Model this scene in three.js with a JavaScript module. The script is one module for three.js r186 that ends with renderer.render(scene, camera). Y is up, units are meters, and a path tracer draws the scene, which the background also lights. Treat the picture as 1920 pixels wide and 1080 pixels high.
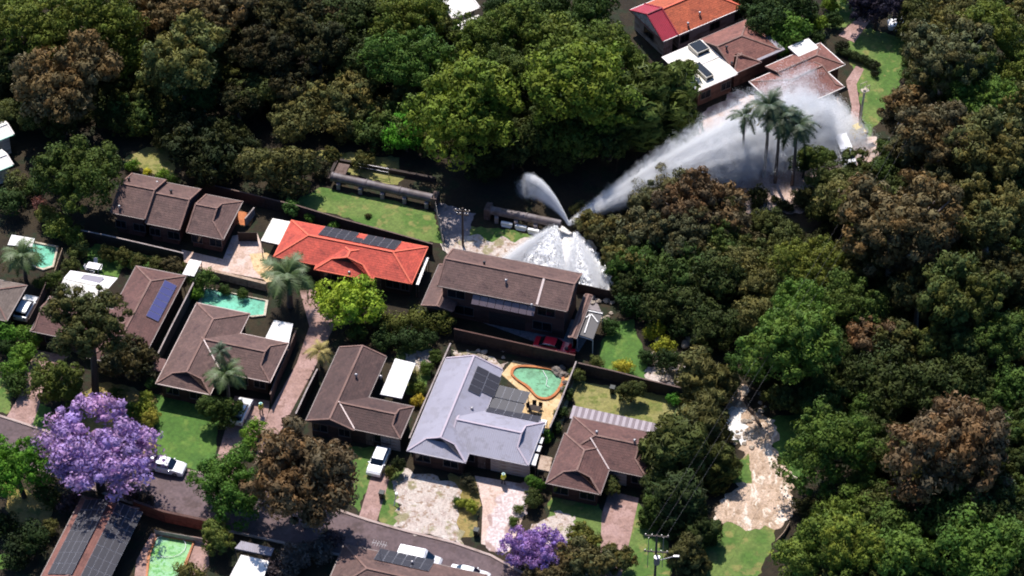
import * as THREE from 'three';
import { mergeGeometries } from 'three/addons/utils/BufferGeometryUtils.js';
import { MarchingCubes } from 'three/addons/objects/MarchingCubes.js';
import { RoundedBoxGeometry } from 'three/addons/geometries/RoundedBoxGeometry.js';
import { Sky } from 'three/addons/objects/Sky.js';

// ------------------------------------------------------------------ camera, sky, sun, exposure
const scene = new THREE.Scene();
const ELEV = 44 * Math.PI / 180, DIST = 400, PXM = 15;            // helicopter: 44 degrees down, 400 m away, 15 photo pixels per metre
const KT = 540 / PXM / DIST;
const camera = new THREE.PerspectiveCamera(2 * Math.atan(KT) * 180 / Math.PI, 16 / 9, 5, 3000);
const CAM = new THREE.Vector3(0, DIST * Math.sin(ELEV), DIST * Math.cos(ELEV));
camera.position.copy(CAM); camera.lookAt(0, 0, 0);
camera.focus = 5000; camera.userData.fStop = 0.65;               // the soft long-lens video look: focused beyond the scene

const SUN_EL = 55 * Math.PI / 180, SUN_AZ = 14 * Math.PI / 180;   // behind the scene, a little to the west
const SUN = new THREE.Vector3(-Math.sin(SUN_AZ) * Math.cos(SUN_EL), Math.sin(SUN_EL), -Math.cos(SUN_AZ) * Math.cos(SUN_EL));
const sky = new Sky(); sky.name = 'sky'; sky.scale.setScalar(2500);
sky.material.uniforms.sunPosition.value.copy(SUN);
sky.material.uniforms.turbidity.value = 4; sky.material.uniforms.rayleigh.value = 1.1;
sky.material.uniforms.mieCoefficient.value = 0.004;
scene.add(sky);
scene.environmentIntensity = 0.12;
const sun = new THREE.DirectionalLight(new THREE.Color(1, 0.93, 0.86), 4.6);
sun.position.copy(SUN).multiplyScalar(300); sun.target.position.set(0, 0, 0);
sun.castShadow = true; sun.shadow.mapSize.set(4096, 4096);
Object.assign(sun.shadow.camera, { left: -110, right: 110, top: 110, bottom: -110, near: 10, far: 700 });
scene.add(sun, sun.target);
const renderer = new THREE.WebGLRenderer({ antialias: true });
renderer.toneMapping = THREE.LinearToneMapping; renderer.toneMappingExposure = 1.3; renderer.shadowMap.enabled = true;

// ------------------------------------------------------------------ helpers
const V3 = (x, y, z) => new THREE.Vector3(x, y, z);
function rng(seed) { let s = seed >>> 0; return () => { s = (s + 0x6D2B79F5) | 0; let t = Math.imul(s ^ (s >>> 15), 1 | s); t = (t + Math.imul(t ^ (t >>> 7), 61 | t)) ^ t; return ((t ^ (t >>> 14)) >>> 0) / 4294967296; }; }
const FWD = CAM.clone().multiplyScalar(-1 / DIST), UPV = V3(0, Math.cos(ELEV), -Math.sin(ELEV));
const rayDir = (px, py) => FWD.clone().add(V3((px - 960) / 540 * KT, 0, 0)).addScaledVector(UPV, (540 - py) / 540 * KT);
function P(px, py, h = 0) { const d = rayDir(px, py); return CAM.clone().addScaledVector(d, (h - CAM.y) / d.y); }   // photo pixel -> point at height h
const mpp = (p) => p.distanceTo(CAM) * KT / 540;                 // metres per photo pixel at a point
const counts = {};
function numbered(n) { const k = counts[n] = (counts[n] || 0) + 1; return k === 1 ? n : n + '_' + String(k - 1).padStart(3, '0'); }
function tag(o, label, category, group, kind) { o.userData.label = label; o.userData.category = category; if (group) o.userData.group = group; if (kind) o.userData.kind = kind; return o; }
function thing(name, label, category, pos, turn = 0, group) {
  const g = new THREE.Group(); g.name = numbered(name); if (pos) g.position.copy(pos); g.rotation.y = turn; scene.add(g);
  return tag(g, label, category, group);
}
function part(parent, name, geo, m) { const o = new THREE.Mesh(geo, m); o.name = name; o.castShadow = o.receiveShadow = true; parent.add(o); return o; }
function box(w, h, d, x = 0, y = 0, z = 0, ry = 0) { const g = new THREE.BoxGeometry(w, h, d); if (ry) g.rotateY(ry); g.translate(x, y, z); return g; }
const strip = (g) => { const q = g.index ? g.toNonIndexed() : g; for (const k of Object.keys(q.attributes)) if (!['position', 'normal', 'uv'].includes(k)) q.deleteAttribute(k); return q; };
const merge = (list) => mergeGeometries(list.map(strip));
function beam(a, b, w, h) {                                      // box from a to b
  const d = b.clone().sub(a), L = d.length(), g = new THREE.BoxGeometry(w, h, L);
  const q = new THREE.Matrix4().lookAt(b, a, Math.abs(d.y / L) > 0.99 ? V3(1, 0, 0) : V3(0, 1, 0)); g.applyMatrix4(q);
  const c = a.clone().add(b).multiplyScalar(0.5); g.translate(c.x, c.y, c.z); return g;
}
function rod(a, b, r0, r1 = r0, seg = 8) {
  const d = b.clone().sub(a), L = d.length(), g = new THREE.CylinderGeometry(r1, r0, L, seg);
  g.applyQuaternion(new THREE.Quaternion().setFromUnitVectors(V3(0, 1, 0), d.normalize()));
  const c = a.clone().add(b).multiplyScalar(0.5); g.translate(c.x, c.y, c.z); return g;
}
class Faces {                                                    // flat polygons with uv in metres
  constructor() { this.p = []; this.n = []; this.u = []; }
  add(...pts) {
    const n = V3().crossVectors(pts[1].clone().sub(pts[0]), pts[2].clone().sub(pts[0])).normalize();
    let ud = V3(0, 1, 0).cross(n); if (ud.lengthSq() < 1e-6) ud = V3(1, 0, 0); ud.normalize(); const vd = n.clone().cross(ud);
    for (let i = 1; i < pts.length - 1; i++) for (const q of [pts[0], pts[i], pts[i + 1]]) { this.p.push(q.x, q.y, q.z); this.n.push(n.x, n.y, n.z); this.u.push(q.dot(ud), q.dot(vd)); }
    return this;
  }
  geo() { const g = new THREE.BufferGeometry(); g.setAttribute('position', new THREE.Float32BufferAttribute(this.p, 3)); g.setAttribute('normal', new THREE.Float32BufferAttribute(this.n, 3)); g.setAttribute('uv', new THREE.Float32BufferAttribute(this.u, 2)); return g; }
}

// ------------------------------------------------------------------ procedural textures (uv in metres)
function lattice(n, seed) { const r = rng(seed), a = new Float32Array(n * n); for (let i = 0; i < a.length; i++) a[i] = r(); return a; }
function noiser(cells, seed) {
  const a = lattice(cells, seed);
  return (u, v) => { const x = u * cells, y = v * cells, xi = Math.floor(x), yi = Math.floor(y), fx = x - xi, fy = y - yi, sx = fx * fx * (3 - 2 * fx), sy = fy * fy * (3 - 2 * fy);
    const m = (k) => ((k % cells) + cells) % cells, g = (i, j) => a[m(j) * cells + m(i)];
    return (g(xi, yi) * (1 - sx) + g(xi + 1, yi) * sx) * (1 - sy) + (g(xi, yi + 1) * (1 - sx) + g(xi + 1, yi + 1) * sx) * sy; };
}
function fbm(cells, oct, seed) { const ns = []; for (let i = 0; i < oct; i++) ns.push(noiser(cells << i, seed + i * 17)); return (u, v) => { let s = 0, w = 0, a = 1; for (const n of ns) { s += a * n(u, v); w += a; a *= 0.55; } return s / w; }; }
function tex(size, metres, f, srgb = true) {
  const d = new Uint8Array(size * size * 4);
  for (let j = 0; j < size; j++) for (let i = 0; i < size; i++) { const c = f(i / size, j / size), k = (j * size + i) * 4; for (let q = 0; q < 3; q++) d[k + q] = Math.max(0, Math.min(255, c[q] * 255)); d[k + 3] = 255; }
  const t = new THREE.DataTexture(d, size, size); t.wrapS = t.wrapT = THREE.RepeatWrapping; t.magFilter = THREE.LinearFilter; t.minFilter = THREE.LinearMipmapLinearFilter; t.generateMipmaps = true;
  if (srgb) t.colorSpace = THREE.SRGBColorSpace; t.repeat.set(1 / metres, 1 / metres); t.needsUpdate = true; return t;
}
const mixc = (a, b, t) => { t = Math.max(0, Math.min(1, t)); return [a[0] + (b[0] - a[0]) * t, a[1] + (b[1] - a[1]) * t, a[2] + (b[2] - a[2]) * t]; };
const hx = (s) => [parseInt(s.slice(0, 2), 16) / 255, parseInt(s.slice(2, 4), 16) / 255, parseInt(s.slice(4, 6), 16) / 255];
const sst = (a, b, x) => { const t = Math.max(0, Math.min(1, (x - a) / (b - a))); return t * t * (3 - 2 * t); };
function blendTex(size, metres, cols, seed, cells = 6, grain = 0.26) {          // patches of several tones with fine grain
  const A = fbm(cells, 5, seed), B = fbm(cells * 3, 4, seed + 91), G = fbm(64, 2, seed + 7), c = cols.map(hx);
  return tex(size, metres, (u, v) => { let k = mixc(c[0], c[1], sst(0.35, 0.65, A(u, v))); if (c[2]) k = mixc(k, c[2], sst(0.55, 0.72, B(u, v))); const g = 1 - grain / 2 + grain * G(u, v); return [k[0] * g, k[1] * g, k[2] * g]; });
}
const tileA = fbm(5, 5, 40), tileB = lattice(16, 77), tileG = fbm(40, 2, 9);
const roofTileMap = tex(512, 4.8, (u, v) => { const t = tileB[(Math.floor(v * 15) % 16) * 16 + Math.floor(u * 16) % 16]; const k = 0.66 + 0.2 * tileA(u, v) + 0.12 * t + 0.12 * tileG(u, v); const w = sst(0.56, 0.72, tileA(u, v + 0.37)) * 0.26 - sst(0.58, 0.7, tileA(u + 0.41, v)) * 0.2; return [k + w * 0.6, k + w * 0.7, k + w * 0.6]; });
const roofTileBump = tex(512, 4.8, (u, v) => { const row = (v * 15) % 1, col = (u * 16) % 1, k = 0.75 * (1 - row) + 0.25 * Math.abs(Math.sin(col * Math.PI)); return [k, k, k]; }, false);
const ribBump = tex(256, 2, (u) => { const k = Math.pow(Math.abs(Math.sin(u * 8 * Math.PI)), 6); return [k, k, k]; }, false);
const corrBump = tex(256, 1.2, (u) => { const k = 0.5 + 0.5 * Math.sin(u * 12 * Math.PI); return [k, k, k]; }, false);
const dirtMap = blendTex(512, 6, ['ffffff', 'dcd6d2', 'c9c0b8'], 12);
const paintMap = blendTex(512, 9, ['ffffff', 'f2f2f2', 'eae9e6'], 13, 4, 0.04);
const grainBump = (() => { const g = fbm(48, 3, 5); return tex(512, 5, (u, v) => { const k = g(u, v); return [k, k, k]; }, false); })();
const M = {};
function mat(name, color, o = {}) { const m = new THREE.MeshPhysicalMaterial({ color, roughness: 0.85, metalness: 0, ...o }); m.name = name; return M[name] = m; }
// ground
mat('litter', '#ffffff', { map: blendTex(1024, 22, ['2a2216', '352c1c', '262c18'], 21), bumpMap: grainBump, bumpScale: 0.06, roughness: 1 });
mat('grassVivid', '#ffffff', { map: blendTex(1024, 18, ['47682a', '54722e', '5e7834'], 22), bumpMap: grainBump, bumpScale: 0.04, roughness: 1 });
mat('grassMid', '#ffffff', { map: blendTex(1024, 18, ['4d6a2c', '64763a', '7a7a44'], 23), bumpMap: grainBump, bumpScale: 0.04, roughness: 1 });
mat('grassDry', '#ffffff', { map: blendTex(1024, 14, ['7a7840', '8a8450', '6c7238'], 24), bumpMap: grainBump, bumpScale: 0.04, roughness: 1 });
mat('grassTan', '#ffffff', { map: blendTex(1024, 14, ['94804e', '84743e', '6a6a38'], 25), bumpMap: grainBump, bumpScale: 0.04, roughness: 1 });
mat('asphalt', '#ffffff', { map: blendTex(1024, 20, ['5e4e4f', '665556', '574746'], 26), bumpMap: grainBump, bumpScale: 0.01, roughness: 0.9 });
mat('concretePink', '#ffffff', { map: blendTex(512, 9, ['9a7a70', 'a88880', '8c6e64'], 27), bumpMap: grainBump, bumpScale: 0.008 });
mat('concretePale', '#ffffff', { map: blendTex(512, 9, ['c4a898', 'ccb4a8', 'b89c8a'], 28), bumpMap: grainBump, bumpScale: 0.008 });
mat('concreteGrey', '#ffffff', { map: blendTex(512, 9, ['8a8080', '94898a', '786e6e'], 29), bumpMap: grainBump, bumpScale: 0.008 });
mat('paverOrange', '#ffffff', { map: blendTex(512, 8, ['b0683c', 'bc7848', 'a05c34'], 30), bumpMap: grainBump, bumpScale: 0.008 });
mat('sandYellow', '#ffffff', { map: blendTex(512, 8, ['c8a878', 'd2b68c', 'b89868'], 31), bumpMap: grainBump, bumpScale: 0.01 });
mat('kerb', '#b8a49c', { map: dirtMap });
{ // pale silt and foam left by the water on grass, streaked downhill
  const A = fbm(9, 6, 301), B = fbm(34, 4, 302), S = fbm(60, 3, 303), G = fbm(120, 2, 304);
  M.silt = mat('silt', '#ffffff', { map: tex(1024, 15, (u, v) => { const k = A(u, v), s = A(u * 5 + (k - 0.5) * 0.6, v * 2 + B(u, v) * 0.1); let c = mixc(hx('d8c8bc'), hx('c2aca0'), sst(0.4, 0.7, s)); c = mixc(c, hx('e2d6ca'), sst(0.58, 0.74, B(u, v + 0.3))); c = mixc(c, hx('8e8658'), sst(0.55, 0.66, k) * 0.75); c = mixc(c, hx('96785e'), sst(0.6, 0.72, B(u + 0.5, v)) * 0.7); const g = 0.88 + 0.24 * G(u, v); return c.map((x) => x * g * 0.9); }), bumpMap: grainBump, bumpScale: 0.08, roughness: 0.8 });
  mat('mudSilt', '#ffffff', { map: tex(1024, 16, (u, v) => { const k = A(u, v), s = A(u * 4 + (k - 0.5) * 0.5, v * 1.0 + B(u, v) * 0.06); let c = mixc(hx('c0a690'), hx('aa9078'), sst(0.4, 0.7, k)); c = mixc(c, hx('e0d0c0'), sst(0.5, 0.66, s)); c = mixc(c, hx('80684e'), sst(0.6, 0.72, B(u, v)) * 0.5); const g = 0.85 + 0.3 * G(u, v); return c.map((x) => x * g * 1.02); }), bumpMap: grainBump, bumpScale: 0.1, roughness: 0.75 });
  mat('siltDrive', '#ffffff', { map: tex(1024, 13, (u, v) => { const k = A(u, v), s = S(u, v); let c = mixc(hx('c0aaa6'), hx('d8c8c4'), sst(0.4, 0.6, s)); c = mixc(c, hx('a08278'), sst(0.52, 0.66, k)); return c.map((x) => x * (0.86 + 0.2 * G(u, v))); }), roughness: 0.7 });
  mat('foam', '#ffffff', { map: tex(512, 9, (u, v) => { const k = B(u, v), c = mixc(hx('fbf9f6'), hx('dcd2c6'), sst(0.56, 0.74, k)); return c.map((x) => x * (0.9 + 0.1 * G(u, v))); }), bumpMap: grainBump, bumpScale: 0.15, roughness: 0.7 });
}
// roofs
const rt = (n, c) => mat(n, c, { map: roofTileMap, bumpMap: roofTileBump, bumpScale: 0.022, roughness: 0.8 });
rt('tileBrown', '#6e524b'); rt('tileDark', '#573e39'); rt('tileRose', '#6f4b44'); rt('tileTerracotta', '#cf5340'); rt('tileOrange', '#c4603c'); rt('tileRusty', '#8e5c50'); rt('tileGreyBrown', '#7a6a60');
mat('roofLilac', '#9c98a4', { map: paintMap, bumpMap: ribBump, bumpScale: 0.02, roughness: 0.55 });
mat('roofRed', '#a82c3c', { map: paintMap, bumpMap: ribBump, bumpScale: 0.02, roughness: 0.5 });
mat('roofWhite', '#f0ebe6', { map: paintMap, bumpMap: ribBump, bumpScale: 0.02, roughness: 0.6 });
mat('roofCream', '#e6dfd2', { map: paintMap, bumpMap: ribBump, bumpScale: 0.02, roughness: 0.6 });
mat('roofGrey', '#8d8792', { map: paintMap, bumpMap: ribBump, bumpScale: 0.02, roughness: 0.6 });
mat('sheetLight', '#a4969a', { bumpMap: corrBump, bumpScale: 0.03, roughness: 0.5 }); mat('sheetDark', '#7a6a6e', { bumpMap: corrBump, bumpScale: 0.03, roughness: 0.5 });
mat('ridge', '#8a6c62', { map: dirtMap }); mat('ridgeRed', '#d86a50'); mat('ridgeLilac', '#b8aab2'); mat('valley', '#d8c4bc', { roughness: 0.4, metalness: 0.2 });
mat('gutterWhite', '#e4dcd6', { roughness: 0.5 }); mat('gutterPink', '#a08880', { roughness: 0.5 }); mat('gutterBrown', '#5c4642', { roughness: 0.5 }); mat('gutterGrey', '#8c8690', { roughness: 0.5 });
mat('brickBrown', '#3e2822', { map: dirtMap }); mat('brickPink', '#5e4038', { map: dirtMap }); mat('render', '#b8a8a0', { map: dirtMap }); mat('renderWhite', '#ddd6cf', { map: dirtMap });
mat('timberDark', '#3c302c', { map: dirtMap }); mat('timber', '#6c5850', { map: dirtMap }); mat('timberPale', '#b49c86', { map: dirtMap });
mat('ventDark', '#2a2832', { map: dirtMap, roughness: 0.8 });
mat('glass', '#141a20', { roughness: 0.08 }); mat('frameWhite', '#d8d4d0', { roughness: 0.5 }); mat('frameDark', '#5c5350', { roughness: 0.5 });
mat('solar', '#24222c', { roughness: 0.6 }); mat('solarBlue', '#3e4076', { roughness: 0.5 }); mat('alu', '#8a8a92', { roughness: 0.6 });
mat('pipePaint', '#706667', { map: dirtMap, roughness: 0.6 }); mat('metalDark', '#3a3638', { roughness: 0.6 }); mat('steel', '#a8a4a4', { roughness: 0.45, metalness: 0.6 });
mat('poleWood', '#5e544c', { map: dirtMap }); mat('wire', '#4a4648', { roughness: 0.6 });
mat('tyre', '#141414'); mat('rim', '#9a9a9e', { roughness: 0.35, metalness: 0.7 });
mat('carWhite', '#eceaea', { roughness: 0.35, clearcoat: 1, clearcoatRoughness: 0.1 }); mat('carRed', '#c8102c', { roughness: 0.35, clearcoat: 1, clearcoatRoughness: 0.1 }); mat('carSilver', '#a4a8b2', { roughness: 0.35, metalness: 0.4, clearcoat: 1 });
mat('carGlass', '#10141a', { roughness: 0.05, clearcoat: 1 }); mat('lampRed', '#8c1418', { roughness: 0.3 }); mat('lampClear', '#dcdcdc', { roughness: 0.2 }); mat('redPaint', '#b01a20'); mat('yellowPaint', '#e0c020', { roughness: 0.5 });
mat('poolFloorAqua', '#9fd4c0', { map: dirtMap }); mat('poolFloorGreen', '#a4bf9e', { map: dirtMap }); mat('poolFloorLime', '#c8d0a8', { map: blendTex(512, 7, ['ffffff', 'e8f0c0', 'b8d890'], 61) });
mat('poolWater', '#dcf4ea', { roughness: 0.04, transmission: 1, thickness: 0, ior: 1.33 }); mat('coping', '#c08058', { map: dirtMap }); mat('copingPale', '#c8bca8', { map: dirtMap });
mat('rock', '#8a8078', { map: dirtMap, bumpMap: grainBump, bumpScale: 0.2 }); mat('rockPale', '#cdbfae', { map: dirtMap, bumpMap: grainBump, bumpScale: 0.2 });
mat('plasticWhite', '#e8e6e4', { roughness: 0.5 }); mat('binGreen', '#1e2420', { roughness: 0.6 });
mat('spray', '#ffffff', { roughness: 0.9, specularIntensity: 0.3 });
mat('bark', '#4a3c32'); mat('barkPale', '#9c8e84'); mat('barkPalm', '#6a5c52');
mat('skin', '#b08468'); mat('vc', '#ffffff', { vertexColors: true });

// ------------------------------------------------------------------ ground sheets
const shapeJit = rng(4242);
function sheetGeo(pts, jit = 0) {                                 // pts: world points on y = 0
  let q = pts;
  if (jit) { q = []; for (let i = 0; i < pts.length; i++) { const a = pts[i], b = pts[(i + 1) % pts.length], n = Math.max(1, Math.round(a.distanceTo(b) / 0.55)); const d = V3(-(b.z - a.z), 0, b.x - a.x).normalize(); let w = 0; for (let k = 0; k < n; k++) { w = 0.55 * w + (shapeJit() - 0.5) * jit * 1.6; q.push(a.clone().lerp(b, k / n).addScaledVector(d, w)); } } }
  const g = new THREE.ShapeGeometry(new THREE.Shape(q.map((p) => new THREE.Vector2(p.x, -p.z)))); g.rotateX(-Math.PI / 2); return g;
}
function sheet(name, px, m, lvl, label, category, jit = 0) {
  const o = new THREE.Mesh(sheetGeo(px.map(([x, y]) => P(x, y)), jit), m); o.name = numbered(name); o.position.y = 0.012 + lvl * 0.006; o.receiveShadow = true; scene.add(o);
  return tag(o, label, category, null, 'structure');
}
{ const g = new THREE.PlaneGeometry(460, 460); g.rotateX(-Math.PI / 2); const uv = g.attributes.uv; for (let i = 0; i < uv.count; i++) uv.setXY(i, uv.getX(i) * 460, uv.getY(i) * 460);
  const o = new THREE.Mesh(g, M.litter); o.name = 'ground'; o.receiveShadow = true; scene.add(tag(o, 'dark earth and leaf litter under the trees and houses', 'ground', null, 'structure')); }
const lawn = (px, m, label, lvl = 0, jit = 0.35) => sheet('lawn', px, M[m], lvl, label, 'lawn', jit);
lawn([[560, 372], [600, 352], [660, 362], [760, 386], [812, 398], [832, 458], [790, 454], [700, 428], [630, 404], [556, 392]], 'grassMid', 'long mown grass strip between the water pipe and the red tiled house');
lawn([[580, 282], [650, 286], [748, 295], [760, 332], [745, 348], [700, 338], [640, 318], [586, 302]], 'grassDry', 'yellowish grass strip on the far side of the pipe chamber');
lawn([[232, 300], [262, 284], [310, 270], [334, 288], [326, 326], [300, 328], [250, 312]], 'grassDry', 'olive back lawn behind the stepped brown townhouses');
lawn([[150, 505], [178, 455], [225, 462], [345, 498], [345, 524], [235, 500], [222, 520]], 'grassVivid', 'shaded green back lawn beside the white patio cover');
lawn([[288, 738], [415, 770], [408, 800], [402, 884], [385, 886], [296, 862], [292, 800]], 'grassVivid', 'bright green front lawn beside the purple jacaranda', 0, 0.15);
lawn([[-20, 705], [14, 715], [20, 745], [12, 778], [-20, 772]], 'grassMid', 'small green verge at the brick driveway entrance');
lawn([[56, 795], [72, 758], [100, 770], [110, 815]], 'grassVivid', 'green verge under the round bush by the kerb');
lawn([[110, 810], [140, 745], [182, 715], [250, 728], [292, 742], [290, 860], [200, 835]], 'grassTan', 'dry tan front lawn behind the purple jacaranda');
lawn([[655, 838], [702, 838], [692, 905], [672, 960], [655, 940]], 'grassMid', 'green lawn strip beside the parked white hatchback');
lawn([[706, 975], [720, 900], [735, 870], [760, 876], [748, 940], [742, 990]], 'grassMid', 'patchy grass strip between driveway and silted lawn');
lawn([[846, 884], [896, 900], [900, 935], [892, 1005], [866, 1008], [850, 960]], 'grassTan', 'brown patchy grass beside the wet driveway of the grey house');
lawn([[1126, 648], [1146, 606], [1186, 598], [1206, 655], [1222, 712], [1170, 706], [1120, 690]], 'grassVivid', 'vivid green rounded lawn beside the two storey house', 0, 0.2);
lawn([[1068, 712], [1130, 722], [1282, 748], [1300, 790], [1245, 808], [1078, 770]], 'grassDry', 'pale green back lawn behind the brown house with striped pergola');
lawn([[1345, 975], [1462, 980], [1440, 1040], [1415, 1100], [1300, 1100], [1320, 1030]], 'grassMid', 'grass track running out of the flooded clearing');
lawn([[1438, 786], [1500, 770], [1520, 870], [1500, 920], [1455, 850]], 'grassVivid', 'bright grass slope beside the muddy channel');
lawn([[1030, 925], [1125, 945], [1135, 1000], [1130, 1060], [1020, 1010]], 'grassMid', 'front lawn of the brown house with striped pergola');
lawn([[1188, 930], [1215, 960], [1260, 1040], [1260, 1100], [1150, 1100], [1178, 1010]], 'grassMid', 'narrow green verge between pink driveway and dark trees');
lawn([[868, 424], [960, 430], [1050, 452], [1030, 480], [950, 498], [868, 462]], 'grassMid', 'green ground below the water pipe behind the two storey house');
lawn([[1586, 78], [1632, 52], [1700, 75], [1700, 130], [1660, 210], [1628, 262], [1612, 190], [1596, 120]], 'grassMid', 'open green lawn beside the drenched tile roofs');
lawn([[1575, -10], [1608, 5], [1600, 40], [1572, 55], [1540, 50]], 'grassMid', 'small green lawn by round clipped bushes and a drive');
lawn([[736, 655], [806, 648], [812, 690], [786, 745], [762, 740]], 'grassMid', 'small green back yard beside the white patio roof');
lawn([[2, 905], [60, 925], [98, 950], [96, 990], [60, 1004], [16, 972]], 'grassTan', 'dry tan garden under the bright green street tree');
lawn([[-20, 1040], [40, 1046], [30, 1068], [-20, 1066]], 'grassVivid', 'sliver of bright lawn beside the dark bushes');
const pave = (px, m, label, lvl = 1, jit = 0) => sheet('driveway', px, M[m], lvl, label, 'driveway', jit);
pave([[10, 786], [60, 800], [80, 742], [96, 692], [130, 668], [66, 656], [48, 698], [36, 742]], 'concretePink', 'pink brick driveway curving past the round bush');
pave([[398, 888], [440, 896], [452, 832], [500, 795], [506, 752], [440, 742], [424, 800]], 'concretePink', 'brown driveway under the silver roofed car');
pave([[478, 870], [530, 802], [590, 690], [626, 612], [604, 542], [562, 545], [580, 612], [556, 682], [520, 745], [490, 800]], 'concretePink', 'long shared pink driveway between two brown houses');
pave([[672, 972], [706, 980], [736, 880], [702, 868], [688, 920]], 'concretePink', 'brown driveway under the white hatchback');
pave([[890, 892], [1005, 912], [985, 960], [955, 1035], [902, 1020], [905, 950]], 'concretePale', 'wide pale driveway of the lilac roofed house');
pave([[1124, 1100], [1160, 1100], [1184, 1000], [1198, 934], [1142, 920], [1128, 965]], 'concretePink', 'pink driveway of the brown house with striped pergola');
pave([[340, 468], [418, 486], [436, 442], [482, 436], [494, 470], [500, 525], [400, 506], [345, 492]], 'concretePale', 'pale pink paved courtyard between townhouses and red roof');
sheet('courtyard', [[468, 476], [500, 474], [545, 496], [540, 520], [500, 530], [476, 505]], M.sandYellow, 2, 'sandy yellow paving at the corner of the red roof', 'paving');
sheet('patio', [[434, 394], [478, 400], [470, 424], [440, 420]], M.paverOrange, 1, 'small orange paved patio behind a low wall', 'patio');
pave([[1572, 66], [1610, 32], [1632, 38], [1602, 80]], 'concretePink', 'short pink drive between lawn and clipped bushes');
sheet('path', [[1586, 152], [1606, 122], [1620, 130], [1606, 158], [1612, 200], [1607, 262], [1590, 262], [1597, 200]], M.concretePink, 1, 'narrow concrete path forking beside the drenched roof', 'path');
pave([[1580, 258], [1644, 256], [1650, 318], [1590, 326]], 'concretePale', 'dusty pale hardstand beside the white van');
sheet('patio', [[940, 702], [962, 676], [1080, 700], [1052, 806], [1000, 800], [976, 776], [984, 740]], M.sandYellow, 1, 'tan pool deck around the green kidney shaped pool', 'patio');
sheet('patio', [[284, 1000], [390, 1008], [392, 1060], [350, 1100], [250, 1100], [256, 1050]], M.concretePink, 1, 'red brick deck around the lime green pool', 'patio');
sheet('service_track', [[812, 378], [890, 400], [872, 466], [832, 458]], M.concreteGrey, 1, 'grey service track crossing the pipe line', 'track', 0.3);
sheet('wet_yard', [[1318, 210], [1385, 165], [1470, 225], [1570, 178], [1598, 262], [1570, 335], [1500, 400], [1400, 400], [1340, 360], [1296, 300]], M.concretePale, 0, 'wet pale yard under the falling plume', 'yard', 0.5);
sheet('courtyard', [[780, 585], [850, 585], [1000, 640], [1085, 660], [1130, 590], [1110, 545], [1085, 600]], M.concreteGrey, 1, 'dark paved courtyard before the two storey house', 'paving');
const silt = (px, m, lvl, label) => sheet('silt', px, M[m], lvl, label, 'silt', 0.7);
silt([[752, 872], [772, 880], [852, 905], [866, 940], [860, 980], [872, 1016], [738, 990], [745, 940]], 'silt', 3, 'cream silt spread over the front lawn of the lilac roofed house');
silt([[950, 902], [1006, 914], [984, 962], [950, 1032], [906, 1018], [922, 960]], 'siltDrive', 3, 'wet pink silt covering the lower driveway');
silt([[1372, 715], [1394, 722], [1402, 770], [1448, 788], [1452, 850], [1492, 905], [1488, 962], [1452, 992], [1336, 986], [1362, 935], [1382, 905], [1398, 860], [1368, 780]], 'mudSilt', 3, 'tan muddy flood channel opening into a clearing');
lawn([[1366, 905], [1384, 868], [1404, 850], [1410, 905]], 'grassMid', 'grass island left dry in the muddy channel', 4, 0.2);
silt([[1368, 770], [1392, 764], [1398, 800], [1392, 832], [1374, 825]], 'foam', 5, 'white foam patch in the muddy channel');
silt([[826, 458], [870, 436], [900, 444], [1000, 452], [1036, 468], [960, 500], [845, 474]], 'silt', 3, 'pale flood silt across grass behind the two storey house');
silt([[1000, 985], [1040, 955], [1085, 968], [1068, 1010], [1000, 1030], [960, 1020]], 'silt', 3, 'cream silt on the verge around the smaller jacaranda');
silt([[1206, 692], [1292, 684], [1304, 732], [1215, 720]], 'silt', 3, 'pale rubble and silt beside the vivid green lawn');
silt([[848, 650], [950, 678], [938, 700], [842, 680]], 'silt', 3, 'cream garden bed behind the lilac roofed house');
silt([[758, 662], [806, 655], [808, 692], [778, 700]], 'silt', 3, 'grey silt patch beside the white patio roof');
silt([[946, 494], [1036, 432], [1064, 432], [1116, 466], [1152, 540], [1085, 540], [1000, 520]], 'foam', 4, 'churning white water spread behind the two storey house');
// road and kerb
const roadTop = [[-60, 762], [30, 790], [150, 830], [290, 872], [390, 890], [480, 912], [560, 932], [690, 976], [760, 996], [850, 1018], [920, 1042], [980, 1075], [1010, 1110]];
const roadBot = [[930, 1150], [880, 1110], [840, 1090], [740, 1062], [650, 1044], [520, 1016], [400, 990], [300, 962], [180, 920], [60, 876], [-60, 842]];
sheet('road', [...roadTop, ...roadBot], M.asphalt, 0, 'curving suburban asphalt street', 'road');
function kerb(px, label) { const pts = px.map(([x, y]) => P(x, y)); const g = []; for (let i = 0; i < pts.length - 1; i++) { const a = pts[i].clone(), b = pts[i + 1].clone(); a.y = b.y = 0.06; g.push(beam(a, b, 0.32, 0.14)); } const o = new THREE.Mesh(merge(g), M.kerb); o.name = numbered('kerb'); o.castShadow = o.receiveShadow = true; scene.add(tag(o, label, 'kerb', null, 'structure')); }
kerb(roadTop, 'pale concrete kerb along the house side of the street'); kerb(roadBot, 'pale concrete kerb along the pool side of the street');

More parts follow.
